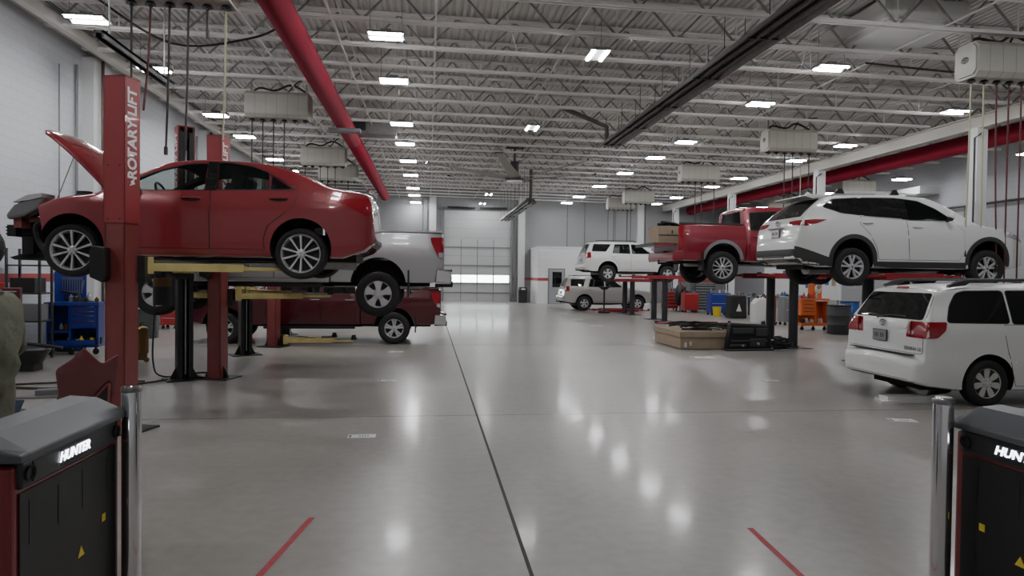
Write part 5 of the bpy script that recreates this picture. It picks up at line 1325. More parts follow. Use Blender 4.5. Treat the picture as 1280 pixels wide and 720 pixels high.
# box in the pickup's bed
t = thing('shipping_carton', 'brown cardboard carton standing on the red pickup tailgate', 'box', (6.35, 17.35, 0))
t.location = (6.2, 17.5, 2.642)
mb = MB(); mb.bb(-.30, .30, -.42, .42, 0, .47, 0); o = mb.build('carton_body', M['card'], t)
mb = MB(); mb.bb(-.302, .302, -.428, -.42, .22, .24); mb.bb(.05, .08, -.428, -.42, .28, .36); mb.build('tape_marks', M['black'], t)
rnd = random.Random(9)
for i in range(9):
    mb = MB(); mb.tube(bez([(rnd.uniform(-.3, 0), rnd.uniform(-.3, .3), .49 + .012 * i), (.1, rnd.uniform(-.3, .3), .54 + rnd.uniform(0, .05)), (rnd.uniform(.3, .7), rnd.uniform(-.3, .3), .50)], 4), .025, 5)
    tag(mb.build('trim_strip', M['black'], None, (6.25, 17.5, 2.64)), 'dark trim strip heaped on top of the brown carton in the red pickup', 'car part', 'dark trim strips heaped on the brown carton')

# ------------------------------------------------------------------ workshop gear helpers
def tool_chest(name, label, x, y, w, d, h, m, drawers, rotz=0, face=-1, wheels=True, cat='tool chest'):
    t = thing(name, label, cat, (x, y, 0), rotz)
    z0 = .12 if wheels else 0
    mb = MB(); mb.bb(-w / 2, w / 2, -d / 2, d / 2, z0, h); o = mb.build('cabinet', m, t); bevel(o, .01, 1)
    if drawers:
        dh = (h - z0 - .06) / drawers
        for k in range(drawers):
            mb = MB(); mb.bb(-w / 2 + .02, w / 2 - .02, face * (d / 2 + .012), face * d / 2, z0 + .03 + k * dh + .006, z0 + .03 + (k + 1) * dh - .006); dr = mb.build('drawer', m, t)
            mb = MB(); mb.bb(-w / 2 + .05, w / 2 - .05, face * (d / 2 + .03), face * (d / 2 + .012), z0 + .03 + (k + 1) * dh - .035, z0 + .03 + (k + 1) * dh - .02); mb.build('drawer_pull', M['alu'], dr)
    if wheels:
        for sx in (-1, 1):
            for sy in (-1, 1):
                mb = MB(); mb.cyl((0, 0, .05), .05, .035, 14, 0, 'y'); mb.bb(-.02, .02, -.03, .03, .06, .13); mb.build('caster', M['blackp'], t, (sx * (w / 2 - .07), sy * (d / 2 - .07), 0))
    return t
CW = dict(buckety='yellow', blackp='black', white_pl='white', dgrey='dark grey', brass='brown', steel='grey metal', cloth='pale', cabred='red', blue2='blue', grey_pl='grey', card='tan')
def loose(name, label, cat, x, y, z, n, mats, seed, sx=.3, sy=.15, group=None):
    """every small item is an object of its own; label says the place"""
    rnd = random.Random(seed); place = label
    cols = int(math.ceil(math.sqrt(n * sx / sy))); cols = max(1, cols); rws = int(math.ceil(n / cols))
    for i in range(n):
        c, r = i % cols, i // cols; px = -sx + (c + .5) * 2 * sx / cols; py = -sy + (r + .5) * 2 * sy / rws
        cell = min(2 * sx / cols, 2 * sy / rws) * .42; px += rnd.uniform(-.2, .2) * cell; py += rnd.uniform(-.2, .2) * cell
        k = rnd.choice((0, 0, 1, 2)); mt = rnd.choice(mats); mb = MB(); w = CW[mt]
        if k == 0:
            h = rnd.uniform(.07, .2); rr = min(.045, cell); nm = 'bottle'; cc = 'bottle'
            mb.lathe([(.001, 0), (rr, 0), (rr, h * .65), (rr * .45, h * .8), (rr * .45, h), (.001, h)], (0, 0, 0), 'z', 12); lab = 'small %s bottle or can %s' % (w, place)
        elif k == 1:
            h = rnd.uniform(.05, .14); nm = 'small_box'; cc = 'box'; mb.box((0, 0, h / 2), (min(.15, cell * 1.7), min(.09, cell * 1.4), h), 0); mb.box((0, 0, h), (min(.15, cell * 1.7) + .006, min(.09, cell * 1.4) + .006, .012), 0); lab = 'small %s box %s' % (w, place)
        else:
            nm = 'hand_tool'; cc = 'tool'; L = min(.09, cell); mb.tube([(-L, 0, .014), (0, 0, .014), (L, 0, .014)], [.014, .008, .012], 6); mb.box((L, 0, .012), (.03, .04, .02)); lab = 'small %s hand tool %s' % (w, place)
        tag(mb.build(nm, M[mt], None, (x + px, y + py, z)), lab, cc, (lab + ' group')[:80])
# blue service cart with pegboard (left wall)
t = thing('tool_cart', 'blue wheeled tool cart with open pegboard back, by the left wall', 'tool cart', (-7.42, 15.5, 0), R(10))
W, D = .92, .45
mb = MB()
for sx in (-1, -.12, 1): mb.bb(sx * W / 2 - .02, sx * W / 2 + .02, -D / 2, D / 2, .14, .92)
mb.bb(-W / 2, W / 2, -D / 2, D / 2, .14, .19); mb.bb(-W / 2, W / 2, -D / 2, -D / 2 + .02, .14, .28); mb.bb(-W / 2, -.05, -D / 2, D / 2, .42, .45); mb.bb(-W / 2, W / 2, D / 2 - .02, D / 2, .14, .92)
mb.bb(-.06, W / 2, -D / 2, D / 2, .50, .95); mb.build('frame', M['blue'], t)
mb = MB(); mb.bb(-W / 2 - .05, W / 2 + .03, -D / 2 - .04, D / 2, .93, .99); o = mb.build('top_tray', M['blue'], t)
for k, (z0, z1) in enumerate(((.84, .92), (.76, .83), (.66, .75), (.53, .65))):
    mb = MB(); mb.bb(-.03, W / 2 - .03, -D / 2 - .012, -D / 2, z0, z1); dr = mb.build('drawer', M['blue'], t); mb = MB(); mb.bb(0, W / 2 - .06, -D / 2 - .03, -D / 2 - .012, z1 - .02, z1 - .008); mb.build('drawer_pull', M['chrome'], dr)
mb = MB(); mb.bb(-W / 2, .14, D / 2 - .03, D / 2, .99, 1.56); pb = mb.build('pegboard', M['blue'], t)
mb = MB(); rnd = random.Random(2)
for k in range(9): xx = -.30 + k * .045; mb.tube([(xx, D / 2 - .045, 1.22 - .01 * k), (xx, D / 2 - .045, 1.42)], .010, 5); mb.torus((xx, D / 2 - .045, 1.43), .018, .006, 'y', 10, 5)
mb.tube([(-.35, D / 2 - .05, 1.2), (.05, D / 2 - .05, 1.14)], .02, 6, 1); mb.torus((-.22, D / 2 - .05, 1.08), .05, .014, 'y', 14, 6, 1); mb.tube([(.06, D / 2 - .05, 1.2), (.10, D / 2 - .05, 1.4)], .014, 6)
mb.build('hanging_spanners', [M['steel'], M['blackp']], pb)
for sx in (-.9, -.1, .35, .9):
    mb = MB(); mb.cyl((0, 0, .06), .06, .035, 14, 0, 'y'); mb.bb(-.02, .02, -.03, .03, .07, .15); mb.build('caster', M['blackp'], t, (sx * W / 2, -.15, 0))
t.scale = (1, 1, 1.12)
loose('cart_clutter', 'on the lower shelf of the blue tool cart', 'clutter', -7.25, 15.45, .22, 14, ['buckety', 'blackp', 'white_pl', 'dgrey'], 4, .35, .12)
loose('cart_clutter', 'on the left shelf of the blue tool cart', 'clutter', -7.62, 15.42, .515, 6, ['white_pl', 'brass', 'dgrey'], 6, .12, .10)
loose('cart_clutter', 'on top of the blue tool cart', 'clutter', -7.25, 15.52, 1.112, 10, ['steel', 'blackp', 'brass'], 8, .30, .1)
# drums draped with pale cloth, left wall
def draped(label, dlabel, x, y, m, r=.30, h=.86):
    t = thing('steel_drum', label, 'drum', (x, y, 0)); mb = MB(); mb.lathe([(.001, 0), (r, 0), (r, h * .33), (r + .01, h * .34), (r, h * .35), (r, h * .66), (r + .01, h * .67), (r, h * .68), (r, h), (.001, h)], (0, 0, 0), 'z', 28); mb.build('drum_shell', m, t)
    mb = MB(); mb.torus((0, 0, h), r, .012, 'z', 28, 6); mb.build('rim', M['blackp'], t)
    c = MB(); n = 40; vs = [(0, 0, h + .03)]
    rings = [(r * .7, h + .035), (r + .02, h + .02), (r + .04, h - .1), (r + .05, h - .22)]
    rnd = random.Random(int(x * 10) + 50); ph = [rnd.uniform(0, 6) for _ in range(3)]
    for q_, (rr, z) in enumerate(rings):
        for k in range(n):
            a = 2 * PI * k / n; f = (.03 * math.sin(5 * a + ph[0]) + .02 * math.sin(9 * a + ph[1])) * (q_ / 3)
            dz = (.10 * math.sin(2 * a + ph[2]) + .05 * math.sin(5 * a)) * (1 if q_ == 3 else 0)
            vs.append(((rr + f) * math.cos(a), (rr + f) * math.sin(a), z + dz))
    fs = [(0, 1 + k, 1 + (k + 1) % n) for k in range(n)]
    for q_ in range(3): fs += [(1 + q_ * n + k, 1 + q_ * n + (k + 1) % n, 1 + (q_ + 1) * n + (k + 1) % n, 1 + (q_ + 1) * n + k) for k in range(n)]
    c.add(vs, fs, 0, True); tag(c.build('drop_cloth', M['cloth'], None, (x, y, .008)), dlabel, 'cloth')
draped('dark blue drum under a pale cloth, left of the blue tool cart', 'pale blue cloth draped over the dark blue drum', -8.02 + .15, 15.3 + .9, M['dblue'])
draped('dark green-grey drum under a pale cloth, right of the first lift post', 'pale cloth draped over the green-grey drum behind the first lift', -7.55, 19.2, M['greygreen'], .40, .95)
tool_chest('tool_cabinet', 'low red tool cabinet between the first two lifts by the left wall', -7.9, 22.3, .5, .5, 1.05, M['cabred'], 4)
tool_chest('tool_chest', 'dark red drawer chest at the left frame edge behind the person', -7.75, 13.2, .9, .55, 1.45, mat('dark_red_chest', (.10, .012, .014), .4), 8, R(25))
loose('chest_clutter', 'on the dark red chest behind the person', 'rags', -7.75, 13.1, 1.455, 12, ['cloth', 'cabred', 'white_pl'], 14, .3, .2)
t = thing('shelf_rack', 'dark grey shelving behind the red sedan nose by the left wall', 'shelf', (-7.85, 14.6, 0), R(0)); mb = MB()
for sx in (-.3, .3):
    for sy in (-.22, .22): mb.bb(sx - .02, sx + .02, sy - .02, sy + .02, 0, 2.2)
for z in (.2, .75, 1.3, 1.85): mb.bb(-.32, .32, -.24, .24, z, z + .03)
mb.build('frame', M['dgrey'], t); mb = MB(); mb.bb(-.25, .2, -.2, .2, 1.33, 1.62); mb.build('stored_box', M['blackp'], t); mb = MB(); mb.bb(-.2, .25, -.2, .2, .78, 1.1); mb.build('stored_box', M['grey_pl'], t)
t = thing('wall_telephone', 'small red handset device hanging on the left wall by the blue cart', 'telephone', (XL + .12, 17.0, 1.3)); mb = MB(); mb.sphere((0, 0, -.1), .10, 12, 0, (.5, 1, 1)); mb.tube(bez([(0, 0, 0), (0, .02, .18), (0, -.1, .2)], 4), .012, 6); mb.build('handset', M['cabred'], t)
# brass tank + creeper + junk
t = thing('portable_tank', 'small brown portable tank on wheels right of the first lift post', 'tank', (-5.58, 14.1, 0)); mb = MB(); mb.cyl((0, 0, .42), .15, .46, 20); mb.sphere((0, 0, .65), .15, 16, 0, (1, 1, .4)); mb.sphere((0, 0, .19), .15, 16, 0, (1, 1, .4)); mb.build('vessel', M['brass'], t); mb = MB(); mb.cyl((0, 0, .74), .03, .08, 10); mb.tube([(-.08, 0, .78), (.08, 0, .78)], .012, 6); mb.cyl((.12, 0, .05), .05, .03, 12, 0, 'y'); mb.cyl((-.12, 0, .05), .05, .03, 12, 0, 'y'); mb.bb(-.13, .13, -.02, .02, .04, .16); mb.build('valve', M['brass'], t)
t = thing('mechanic_stool', 'black padded rolling stool lying low by the left wall', 'stool', (-7.0, 13.0, 0)); mb = MB(); mb.lathe([(.001, .42), (.28, .42), (.34, .38), (.30, .30), (.2, .12), (.001, .12)], (0, 0, 0), 'z', 24); mb.build('bowl', M['blackp'], t); mb = MB(); mb.tube(bez([(-.4, 0, .45), (0, 0, .47), (.55, 0, .40)], 5), .03, 6); mb.bb(-.15, .15, -.15, .15, 0, .13); mb.build('handle', M['blackp'], t)
t = thing('floor_jack_plate', 'grey metal plate tool lying on the floor left of the red bumper cover', 'tool', (-5.35, 10.3, 0), R(15)); mb = MB(); mb.prism([(-.35, -.12), (.3, -.2), (.4, .1), (-.1, .22)], .0, .03, 'xy'); mb.bb(-.1, .3, -.05, .12, .03, .10, 1); mb.build('plate', [M['steel'], M['grey_pl']], t)
# hoses on the floor
for pts, r, mm, lab in (([(-4.2, 11.7, .02), (-4.6, 11.2, .02), (-5.6, 10.9, .02), (-6.4, 11.2, .02), (-5.6, 11.5, .02), (-4.5, 11.55, .02)], .016, 'hose', 'black air hose lying on the floor around the black lift post'),
                        ([(-4.62, 12.3, 1.75), (-4.64, 12.3, 1.0), (-4.62, 12.2, .25), (-4.4, 12.05, .02), (-3.9, 12.5, .02), (-3.4, 12.0, .02)], .014, 'hose', 'black hose dropping beside the black lift post to the floor')):
    mb = MB(); mb.tube(bez(pts, 8), r, 6); tag(mb.build('air_hose', M[mm]), lab, 'hose')
t = thing('oil_filter_drain', 'dark hydraulic drain can hanging under the red sedan', 'drain can', (-3.74, 10.2, 1.32)); mb = MB(); mb.cyl((0, 0, .12), .12, .26, 18, 0); mb.cyl((0, 0, .31), .12, .12, 18, 1); mb.build('can', [M['blackp'], M['brass']], t); mb = MB(); mb.tube([(0, 0, .38), (0, 0, .62)], .05, 8); mb.build('neck', M['engine'], t)
# red bumper cover standing on the floor
t = thing('bumper_cover', 'red car bumper cover standing on the floor behind the left console', 'bumper cover', (-3.36, 6.9, 0), R(6))
def sheet(poly, depthf, m, thick=.012, name='skin'):
    vv, ee, ff, *_ = delaunay_2d_cdt([Vector(p) for p in poly] + [Vector((x_ * .08, z_ * .08)) for x_ in range(-14, 14) for z_ in range(0, 16) if inside_poly((x_ * .08, z_ * .08), poly)], [(i, (i + 1) % len(poly)) for i in range(len(poly))], [], 1, 1e-5)
    mb = MB(); mb.add([(v[0], depthf(v[0], v[1]), v[1]) for v in vv], [tuple(f) for f in ff], 0, True)
    o = mb.build(name, m, t); s = o.modifiers.new('t', 'SOLIDIFY'); s.thickness = thick; return o
def inside_poly(q, poly):
    c = False; j = len(poly) - 1
    for i in range(len(poly)):
        if (poly[i][1] > q[1]) != (poly[j][1] > q[1]) and q[0] < (poly[j][0] - poly[i][0]) * (q[1] - poly[i][1]) / (poly[j][1] - poly[i][1]) + poly[i][0]: c = not c
        j = i
    return c
poly = smooth_poly([(-.86, .0), (.26, .0), (.28, .30), (.36, .66), (.43, 1.0), (.28, .90), (.15, 1.07), (.06, .97), (-.10, .86), (-.11, .60), (-.20, .42), (-.40, .30), (-.86, .18)], .04)
sheet(poly, lambda x, z: .22 * (x + .2) ** 2 + .10 * math.sin(z * 4) - .02, mat('bumper_dark_red', (.15, .02, .026), .3, coat=.8))
mb = MB(); pl = smooth_poly([(.10, .44), (.33, .72), (.32, .52), (.20, .38)], .04); mb.prism(pl, -.035, .0, 'xz'); mb.tube([(pl[i][0], -.03, pl[i][1]) for i in range(len(pl))], .012, 5, 1); o = mb.build('fog_lamp_opening', [M['blackp'], M['liftred']], t); o.location = (0, .06, 0)
mb = MB(); mb.tube([(-.86, .06, .18), (-.4, -.02, .31)], .02, 6); mb.torus((-.5, 0, .34), .03, .01, 'y', 12, 6); mb.build('lip_trim', M['blackp'], t)

# ------------------------------------------------------------------ right hand background gear
def barrel(name, label, x, y, r, h, m, cat='barrel'):
    t = thing(name, label, cat, (x, y, 0)); mb = MB(); mb.lathe([(.001, 0), (r * .95, 0), (r, .03), (r, h * .32), (r * 1.03, h * .34), (r, h * .36), (r, h * .64), (r * 1.03, h * .66), (r, h * .68), (r, h - .03), (r * .95, h)], (0, 0, 0), 'z', 28); mb.build('shell', m, t)
    mb = MB(); mb.lathe([(r * .95, h), (r * 1.04, h + .01), (r * 1.04, h + .03), (.001, h + .03)], (0, 0, 0), 'z', 28); mb.build('lid', M['blackp'], t); return t
barrel('waste_barrel', 'dark grey waste barrel right of the orange tool cart', 13.25, 20.7, .36, .92, M['dgrey'])
barrel('plastic_drum', 'blue plastic drum behind the dark grey barrel', 14.35, 21.8, .30, 1.0, M['blue2'])
t = thing('waste_bin', 'small tan bin on the floor left of the minivan tail lamp', 'bin', (13.85, 21.0, 0)); mb = MB(); mb.box((0, 0, .2), (.3, .3, .4), 0, None, 1.15); mb.build('tub', M['brass'], t); mb = MB(); mb.bb(-.17, .17, -.17, .17, .4, .43); mb.build('lid', M['dgrey'], t)
# orange tool cart
t = thing('tool_cart', 'orange wheeled tool cart with upright pegboard, right background', 'tool cart', (13.25, 22.3, 0), R(-4))
mb = MB(); mb.bb(-.48, .02, -.25, .25, .52, 1.08); mb.bb(-.48, .48, -.25, .25, .16, .26); mb.bb(.44, .48, -.25, .25, .2, 1.0); mb.bb(0, .04, -.25, .25, .2, 1.0); mb.bb(-.5, .5, -.28, .28, 1.04, 1.10); mb.bb(-.48, .48, .22, .25, .2, 1.0); mb.build('frame', M['orange'], t)
mb = MB(); mb.bb(-.02, .46, .2, .24, 1.10, 1.68); pb = mb.build('pegboard', M['orange'], t)
mb = MB(); mb.sphere((.28, .12, 1.42), .14, 12, 0, (.9, .4, 1.3)); mb.torus((.28, .06, 1.5), .05, .015, 'y', 12, 6, 1); mb.build('hanging_rag', [M['white_pl'], M['blackp']], pb)
for k in range(4):
    z0 = .56 + k * .125; mb = MB(); mb.bb(-.46, 0, -.265, -.25, z0, z0 + .11); dr = mb.build('drawer', M['orange'], t); mb = MB(); mb.bb(-.40, -.06, -.28, -.265, z0 + .08, z0 + .095); mb.build('drawer_pull', M['blackp'], dr)
for sx in (-.4, 0, .4):
    mb = MB(); mb.cyl((0, 0, .06), .06, .04, 14, 0, 'y'); mb.bb(-.02, .02, -.03, .03, .06, .17); mb.build('caster', M['blackp'], t, (sx, -.15, 0))
loose('cart_clutter', 'on the bottom tray of the orange cart', 'clutter', 13.2, 22.2, .265, 14, ['white_pl', 'blackp'], 21, .38, .12)
loose('cart_clutter', 'on top of the orange cart', 'clutter', 13.1, 22.2, 1.105, 8, ['steel', 'blackp', 'cabred'], 22, .3, .1)
# grey machine cart, red cabinet, jug, cover etc
tool_chest('equipment_cart', 'grey two-tier equipment cart beside the red upright cabinet', 13.75, 24.7, .62, .5, 1.1, M['grey_pl'], 2)
loose('cart_clutter', 'on the grey equipment cart', 'bottles', 13.72, 24.7, 1.105, 10, ['blue2', 'white_pl', 'blackp'], 31, .25, .15)
t = thing('upright_cabinet', 'narrow red upright cabinet left of the grey equipment cart', 'cabinet', (13.62, 25.9, 0)); mb = MB(); mb.bb(-.16, .16, -.2, .2, 0.02, 1.1); o = mb.build('cabinet', M['cabred'], t); bevel(o, .03, 2); mb = MB(); mb.bb(-.13, .13, -.21, -.2, .1, 1.0); mb.cyl((.1, -.215, .6), .015, .02, 8, 1, 'y'); mb.build('cabinet_door', [M['liftred2'], M['blackp']], t)
t = thing('fluid_caddy', 'tall white plastic fluid caddy on the floor, centre of right background', 'fluid tank', (12.95, 25.5, 0)); mb = MB(); mb.prism([(-.28, 0), (.26, 0), (.26, .95), (.1, 1.02), (-.12, .98), (-.28, .78)], -.2, .2, 'xz'); o = mb.build('tank', M['paper'], t); bevel(o, .04, 3); mb = MB(); mb.cyl((-.05, 0, 1.03), .05, .08, 12); mb.tube(bez([(.05, 0, 1.0), (.2, 0, 1.15), (.27, 0, .9)], 4), .02, 6); mb.build('cap', M['blackp'], t)
t = thing('covered_machine', 'machine under a black cover with a white triangle mark', 'machine', (13.45, 28.6, 0)); mb = MB(); mb.box((0, 0, .52), (.78, .6, 1.0), 0, None, .9); o = mb.build('cover', M['blackp'], t); bevel(o, .06, 3); mb = MB(); mb.prism([(-.12, .32), (.12, .32), (.0, .66)], -.312, -.305, 'xz'); mb.build('triangle_mark', M['paper'], t)
tool_chest('parts_washer', 'blue boxy cart with white lettering patches behind the yellow bucket', 13.7, 31.0, .95, .6, 1.05, M['blue'], 2)
t = thing('mop_bucket', 'yellow bucket on the floor in front of the blue cart', 'bucket', (13.15, 29.9, 0)); mb = MB(); mb.lathe([(.001, 0), (.15, 0), (.2, .42), (.21, .42), (.21, .44), (.19, .44), (.14, .03)], (0, 0, 0), 'z', 24); mb.build('pail', M['buckety'], t); mb = MB(); mb.tube(bez([(-.2, 0, .42), (0, -.12, .36), (.2, 0, .42)], 5), .008, 5); mb.build('bail', M['steel'], t)
tool_chest('tool_chest', 'tall dark grey-green drawer chest behind the blue cart', 14.0, 33.6, 1.1, .6, 1.45, M['greygreen'], 9)
tool_chest('tool_chest', 'red tool cabinet with grey top left of the dark drawer chest', 13.15, 33.2, .72, .55, 1.0, M['cabred'], 1)
tool_chest('tool_chest', 'red open-fronted tool cabinet, farthest left of the right background row', 12.75, 35.0, .75, .55, 1.05, M['cabred'], 5)
t = thing('coat_rack', 'dark jackets hanging on a rack between two red tool cabinets', 'coat rack', (12.95, 34.0, 0)); mb = MB(); mb.tube([(0, 0, 0), (0, 0, 1.5)], .03, 8); mb.bb(-.25, .25, -.2, .2, 0, .04); mb.build('rack_pole', M['blackp'], t)
mb = MB(); mb.sphere((-.08, -.05, .85), .3, 14, 0, (.8, .7, 1.9)); mb.sphere((.12, -.08, 1.2), .18, 12, 1, (.9, .7, 1.2)); mb.build('hanging_jackets', [M['blackp'], M['maroon']], t)
# workbench clutter along the column line
bench = thing('workbench', 'long grey workbench along the right background', 'workbench', (14.9, 28.5, 0)); mb = MB(); mb.bb(-.35, .35, -2.6, 2.6, .88, .94); mb.build('benchtop', M['steel'], bench); mb = MB()
for yy in (-2.4, 0, 2.4):
    for xx in (-.28, .28): mb.bb(xx - .03, xx + .03, yy - .03, yy + .03, 0, .88)
mb.build('bench_legs', M['dgrey'], bench)
bench2 = thing('workbench', 'grey workbench behind the red and blue tool chests', 'workbench', (15.0, 35.0, 0)); mb = MB(); mb.bb(-.35, .35, -2.6, 2.6, .88, .94); mb.build('benchtop', M['steel'], bench2); mb = MB()
for yy in (-2.4, 0, 2.4):
    for xx in (-.28, .28): mb.bb(xx - .03, xx + .03, yy - .03, yy + .03, 0, .88)
mb.build('bench_legs', M['dgrey'], bench2)
mixes = ['brass', 'white_pl', 'blackp', 'grey_pl', 'blue2', 'card', 'steel']
for k, (x, y, lab) in enumerate(((14.85, 26.6, 'at the near end of the long workbench'), (14.85, 27.8, 'before the middle of the long workbench'), (14.85, 29.2, 'past the middle of the long workbench'), (14.85, 30.6, 'at the far end of the long workbench'), (14.95, 33.4, 'on the near half of the farther bench'), (14.95, 35.5, 'on the far half of the farther bench'))):
    loose('bench_clutter', lab, 'clutter', x, y, .942, 16, mixes, 40 + k, .28, .5)
loose('chest_clutter', 'on the single-door red tool cabinet', 'clutter', 13.15, 33.2, 1.005, 10, mixes, 61, .3, .2)
loose('chest_clutter', 'on the farthest red tool cabinet at right', 'clutter', 12.75, 35.0, 1.055, 10, mixes, 62, .3, .2)
loose('chest_clutter', 'on the blue cart behind the yellow bucket', 'clutter', 13.7, 31.0, 1.055, 12, ['white_pl', 'grey_pl', 'steel'], 63, .4, .2)
loose('crate_heap', 'on the floor before the white fluid caddy', 'clutter', 12.95, 24.6, 0, 12, ['blackp', 'dgrey', 'white_pl'], 64, .3, .2)
# poster board partition seen behind the bench + items on the right bay wall
t = thing('notice_board', 'pale notice board with papers standing beyond the workbench', 'notice board', (16.9, 29.5, 0)); mb = MB(); mb.bb(-.04, .04, -3.2, 3.2, .9, 2.3, 0); mb.build('board', M['officewhite'], t); mb = MB()
for yy in (-3.0, 0, 3.0): mb.bb(-.03, .03, yy - .03, yy + .03, 0, .9)
mb.build('stand_legs', M['steel'], t); mb = MB(); rnd = random.Random(12)
for k in range(12): yy = -2.9 + k * .5; z = rnd.uniform(1.2, 1.8); mb.bb(-.046, -.041, yy, yy + .28, z, z + .36, rnd.randrange(3))
mb.build('pinned_papers', [M['paper'], M['blue2'], M['card']], t)
t = thing('wall_fan', 'small round black fan on a stand in the right bay', 'fan', (16.5, 24.0, 0)); mb = MB(); mb.tube([(0, 0, 0), (0, 0, 1.7)], .02, 8); mb.cyl((0, 0, .02), .22, .04, 18); mb.build('stand', M['blackp'], t); mb = MB(); mb.torus((0, -.05, 1.75), .22, .015, 'y', 24, 6); mb.torus((0, -.05, 1.75), .12, .008, 'y', 20, 5); mb.cyl((0, 0, 1.75), .05, .12, 12, 0, 'y'); mb.build('guard', M['blackp'], t)
mb = MB()
for k in range(4): a = k * PI / 2; mb.box((.1 * math.cos(a), -.04, 1.75 + .1 * math.sin(a)), (.14, .01, .07), 0, Matrix.Rotation(-a, 3, 'Y'))
mb.build('fan_blades', M['blackp'], t)
# trash can at the far wall
t = thing('trash_can', 'black trash can at the far wall left of the white office', 'trash can', (6.05, 43.6, 0)); mb = MB(); mb.box((0, 0, .42), (.50, .5, .84), 0, None, 1.08); o = mb.build('bin', M['blackp'], t); bevel(o, .02, 2); mb = MB(); mb.box((0, 0, .92), (.56, .54, .16), 0, None, .85); mb.bb(-.12, .12, -.275, -.27, .84, .92, 1); mb.build('lid', [M['blackp'], M['paper']], t)
# white scrap of bodywork lying under the minivan tail
t = thing('white_trim_panel', 'white plastic panel lying on the floor under the minivan tail', 'car parts', (6.95, 9.25, 0)); mb = MB(); mb.prism([(-.45, -.18), (-.30, -.2), (-.28, -.14), (.5, -.16), (.5, .15), (-.3, .2)], 0, .04, 'xy'); mb.bb(-.3, .4, -.1, .1, .04, .09); mb.build('panel', M['white'], t)
# junk between the left posts (behind): rolling rack w/ parts
t = thing('parts_rack', 'cluttered rack of dark parts behind the second lift by the left wall', 'shelf', (-7.7, 25.0, 0)); mb = MB()
for z in (.3, .8, 1.3, 1.75): mb.bb(-.5, .5, -.9, .9, z, z + .04)
for sx in (-.48, .48):
    for sy in (-.88, .88): mb.bb(sx - .02, sx + .02, sy - .02, sy + .02, 0, 1.8)
mb.build('frame', M['dgrey'], t)
for k, z in enumerate((.345, .845, 1.345)):
    loose('rack_clutter', ('on the bottom shelf of the cluttered rack', 'on the middle shelf of the cluttered rack', 'on the upper shelf of the cluttered rack')[k], 'clutter', -7.6, 25.0, z, 22, ['blackp', 'cabred', 'white_pl', 'steel'], 70 + k, .4, .8)
tool_chest('tool_chest', 'dark red chest far along the left wall behind the maroon pickup', -7.6, 29.5, 1.0, .6, 1.1, M['cabred'], 5)
loose('chest_clutter', 'on the far red chest along the left wall', 'rags', -7.6, 29.5, 1.105, 14, ['white_pl', 'cabred', 'blackp'], 81, .4, .2)
# ------------------------------------------------------------------ the person at the left edge
def skin(name, pts, edges, m, parent, root=0, sub=2):
    """pts: list of (co, radius or (rx,ry))"""
    me = bpy.data.meshes.new(name); me.from_pydata([p[0] for p in pts], edges, []); o = bpy.data.objects.new('tmp', me); COL.objects.link(o)
    md = o.modifiers.new('s', 'SKIN'); md.use_smooth_shade = True
    for i, p in enumerate(pts):
        sv = me.skin_vertices[0].data[i]; r = p[1]; sv.radius = r if isinstance(r, tuple) else (r, r); sv.use_root = (i == root)
    s = o.modifiers.new('b', 'SUBSURF'); s.levels = sub; s.render_levels = sub
    dg = bpy.context.evaluated_depsgraph_get(); m2 = bpy.data.meshes.new_from_object(o.evaluated_get(dg)); bpy.data.objects.remove(o)
    m2.name = name; m2.materials.clear(); m2.materials.append(m)
    for p in m2.polygons: p.use_smooth = True
    return obj(name, m2, parent)
P = thing('person', 'person in an olive jacket and jeans seen from behind at the left frame edge', 'person', (-2.60, 4.28, 0), R(4))
# faces -x (away to the left); y is their right/left
pts = [((0, 0, 1.00), (.15, .12)), ((.03, 0, 1.22), (.15, .11)), ((.05, 0, 1.45), (.17, .12)), ((.04, 0, 1.60), .07), ((.02, 0, 1.70), .058), ((.0, 0, 1.80), (.095, .085)), ((.01, 0, 1.90), (.085, .08)),
       ((.05, .19, 1.54), .07), ((.06, .26, 1.28), .052), ((-.16, .24, 1.14), .040), ((-.26, .22, 1.13), .03),
       ((.05, -.19, 1.54), .07), ((.07, -.27, 1.28), .052), ((-.14, -.24, 1.12), .040), ((-.24, -.22, 1.11), .03),
       ((.0, .10, .92), .10), ((-.02, .11, .52), .068), ((.03, .12, .10), .045), ((-.10, .13, .04), .04),
       ((.0, -.10, .92), .10), ((-.02, -.11, .52), .068), ((.03, -.12, .10), .045), ((-.10, -.13, .04), .04)]
ed = [(0, 1), (1, 2), (2, 3), (3, 4), (4, 5), (5, 6), (2, 7), (7, 8), (8, 9), (9, 10), (2, 11), (11, 12), (12, 13), (13, 14), (0, 15), (15, 16), (16, 17), (17, 18), (0, 19), (19, 20), (20, 21), (21, 22)]
body = skin('body', pts, ed, M['skin'], P)
for s in (1, -1):   # fingers curled forward from each hand
    hx, hy, hz = -.26 if s == 1 else -.24, s * .22, 1.125
    for k in range(4):
        L = (.035, .04, .038, .03)[k]; z = hz + .025 - k * .018
        skin('finger', [((hx, hy, z), .010), ((hx - .045, hy, z), .009), ((hx - .07, hy - s * .02, z - .01), .008), ((hx - .06, hy - s * .045, z - .012), .007)], [(0, 1), (1, 2), (2, 3)], M['skin'], P, 0, 1)
    skin('thumb', [((hx + .02, hy - s * .01, hz + .03), .011), ((hx - .02, hy - s * .035, hz + .05), .009), ((hx - .045, hy - s * .04, hz + .045), .008)], [(0, 1), (1, 2)], M['skin'], P, 0, 1)
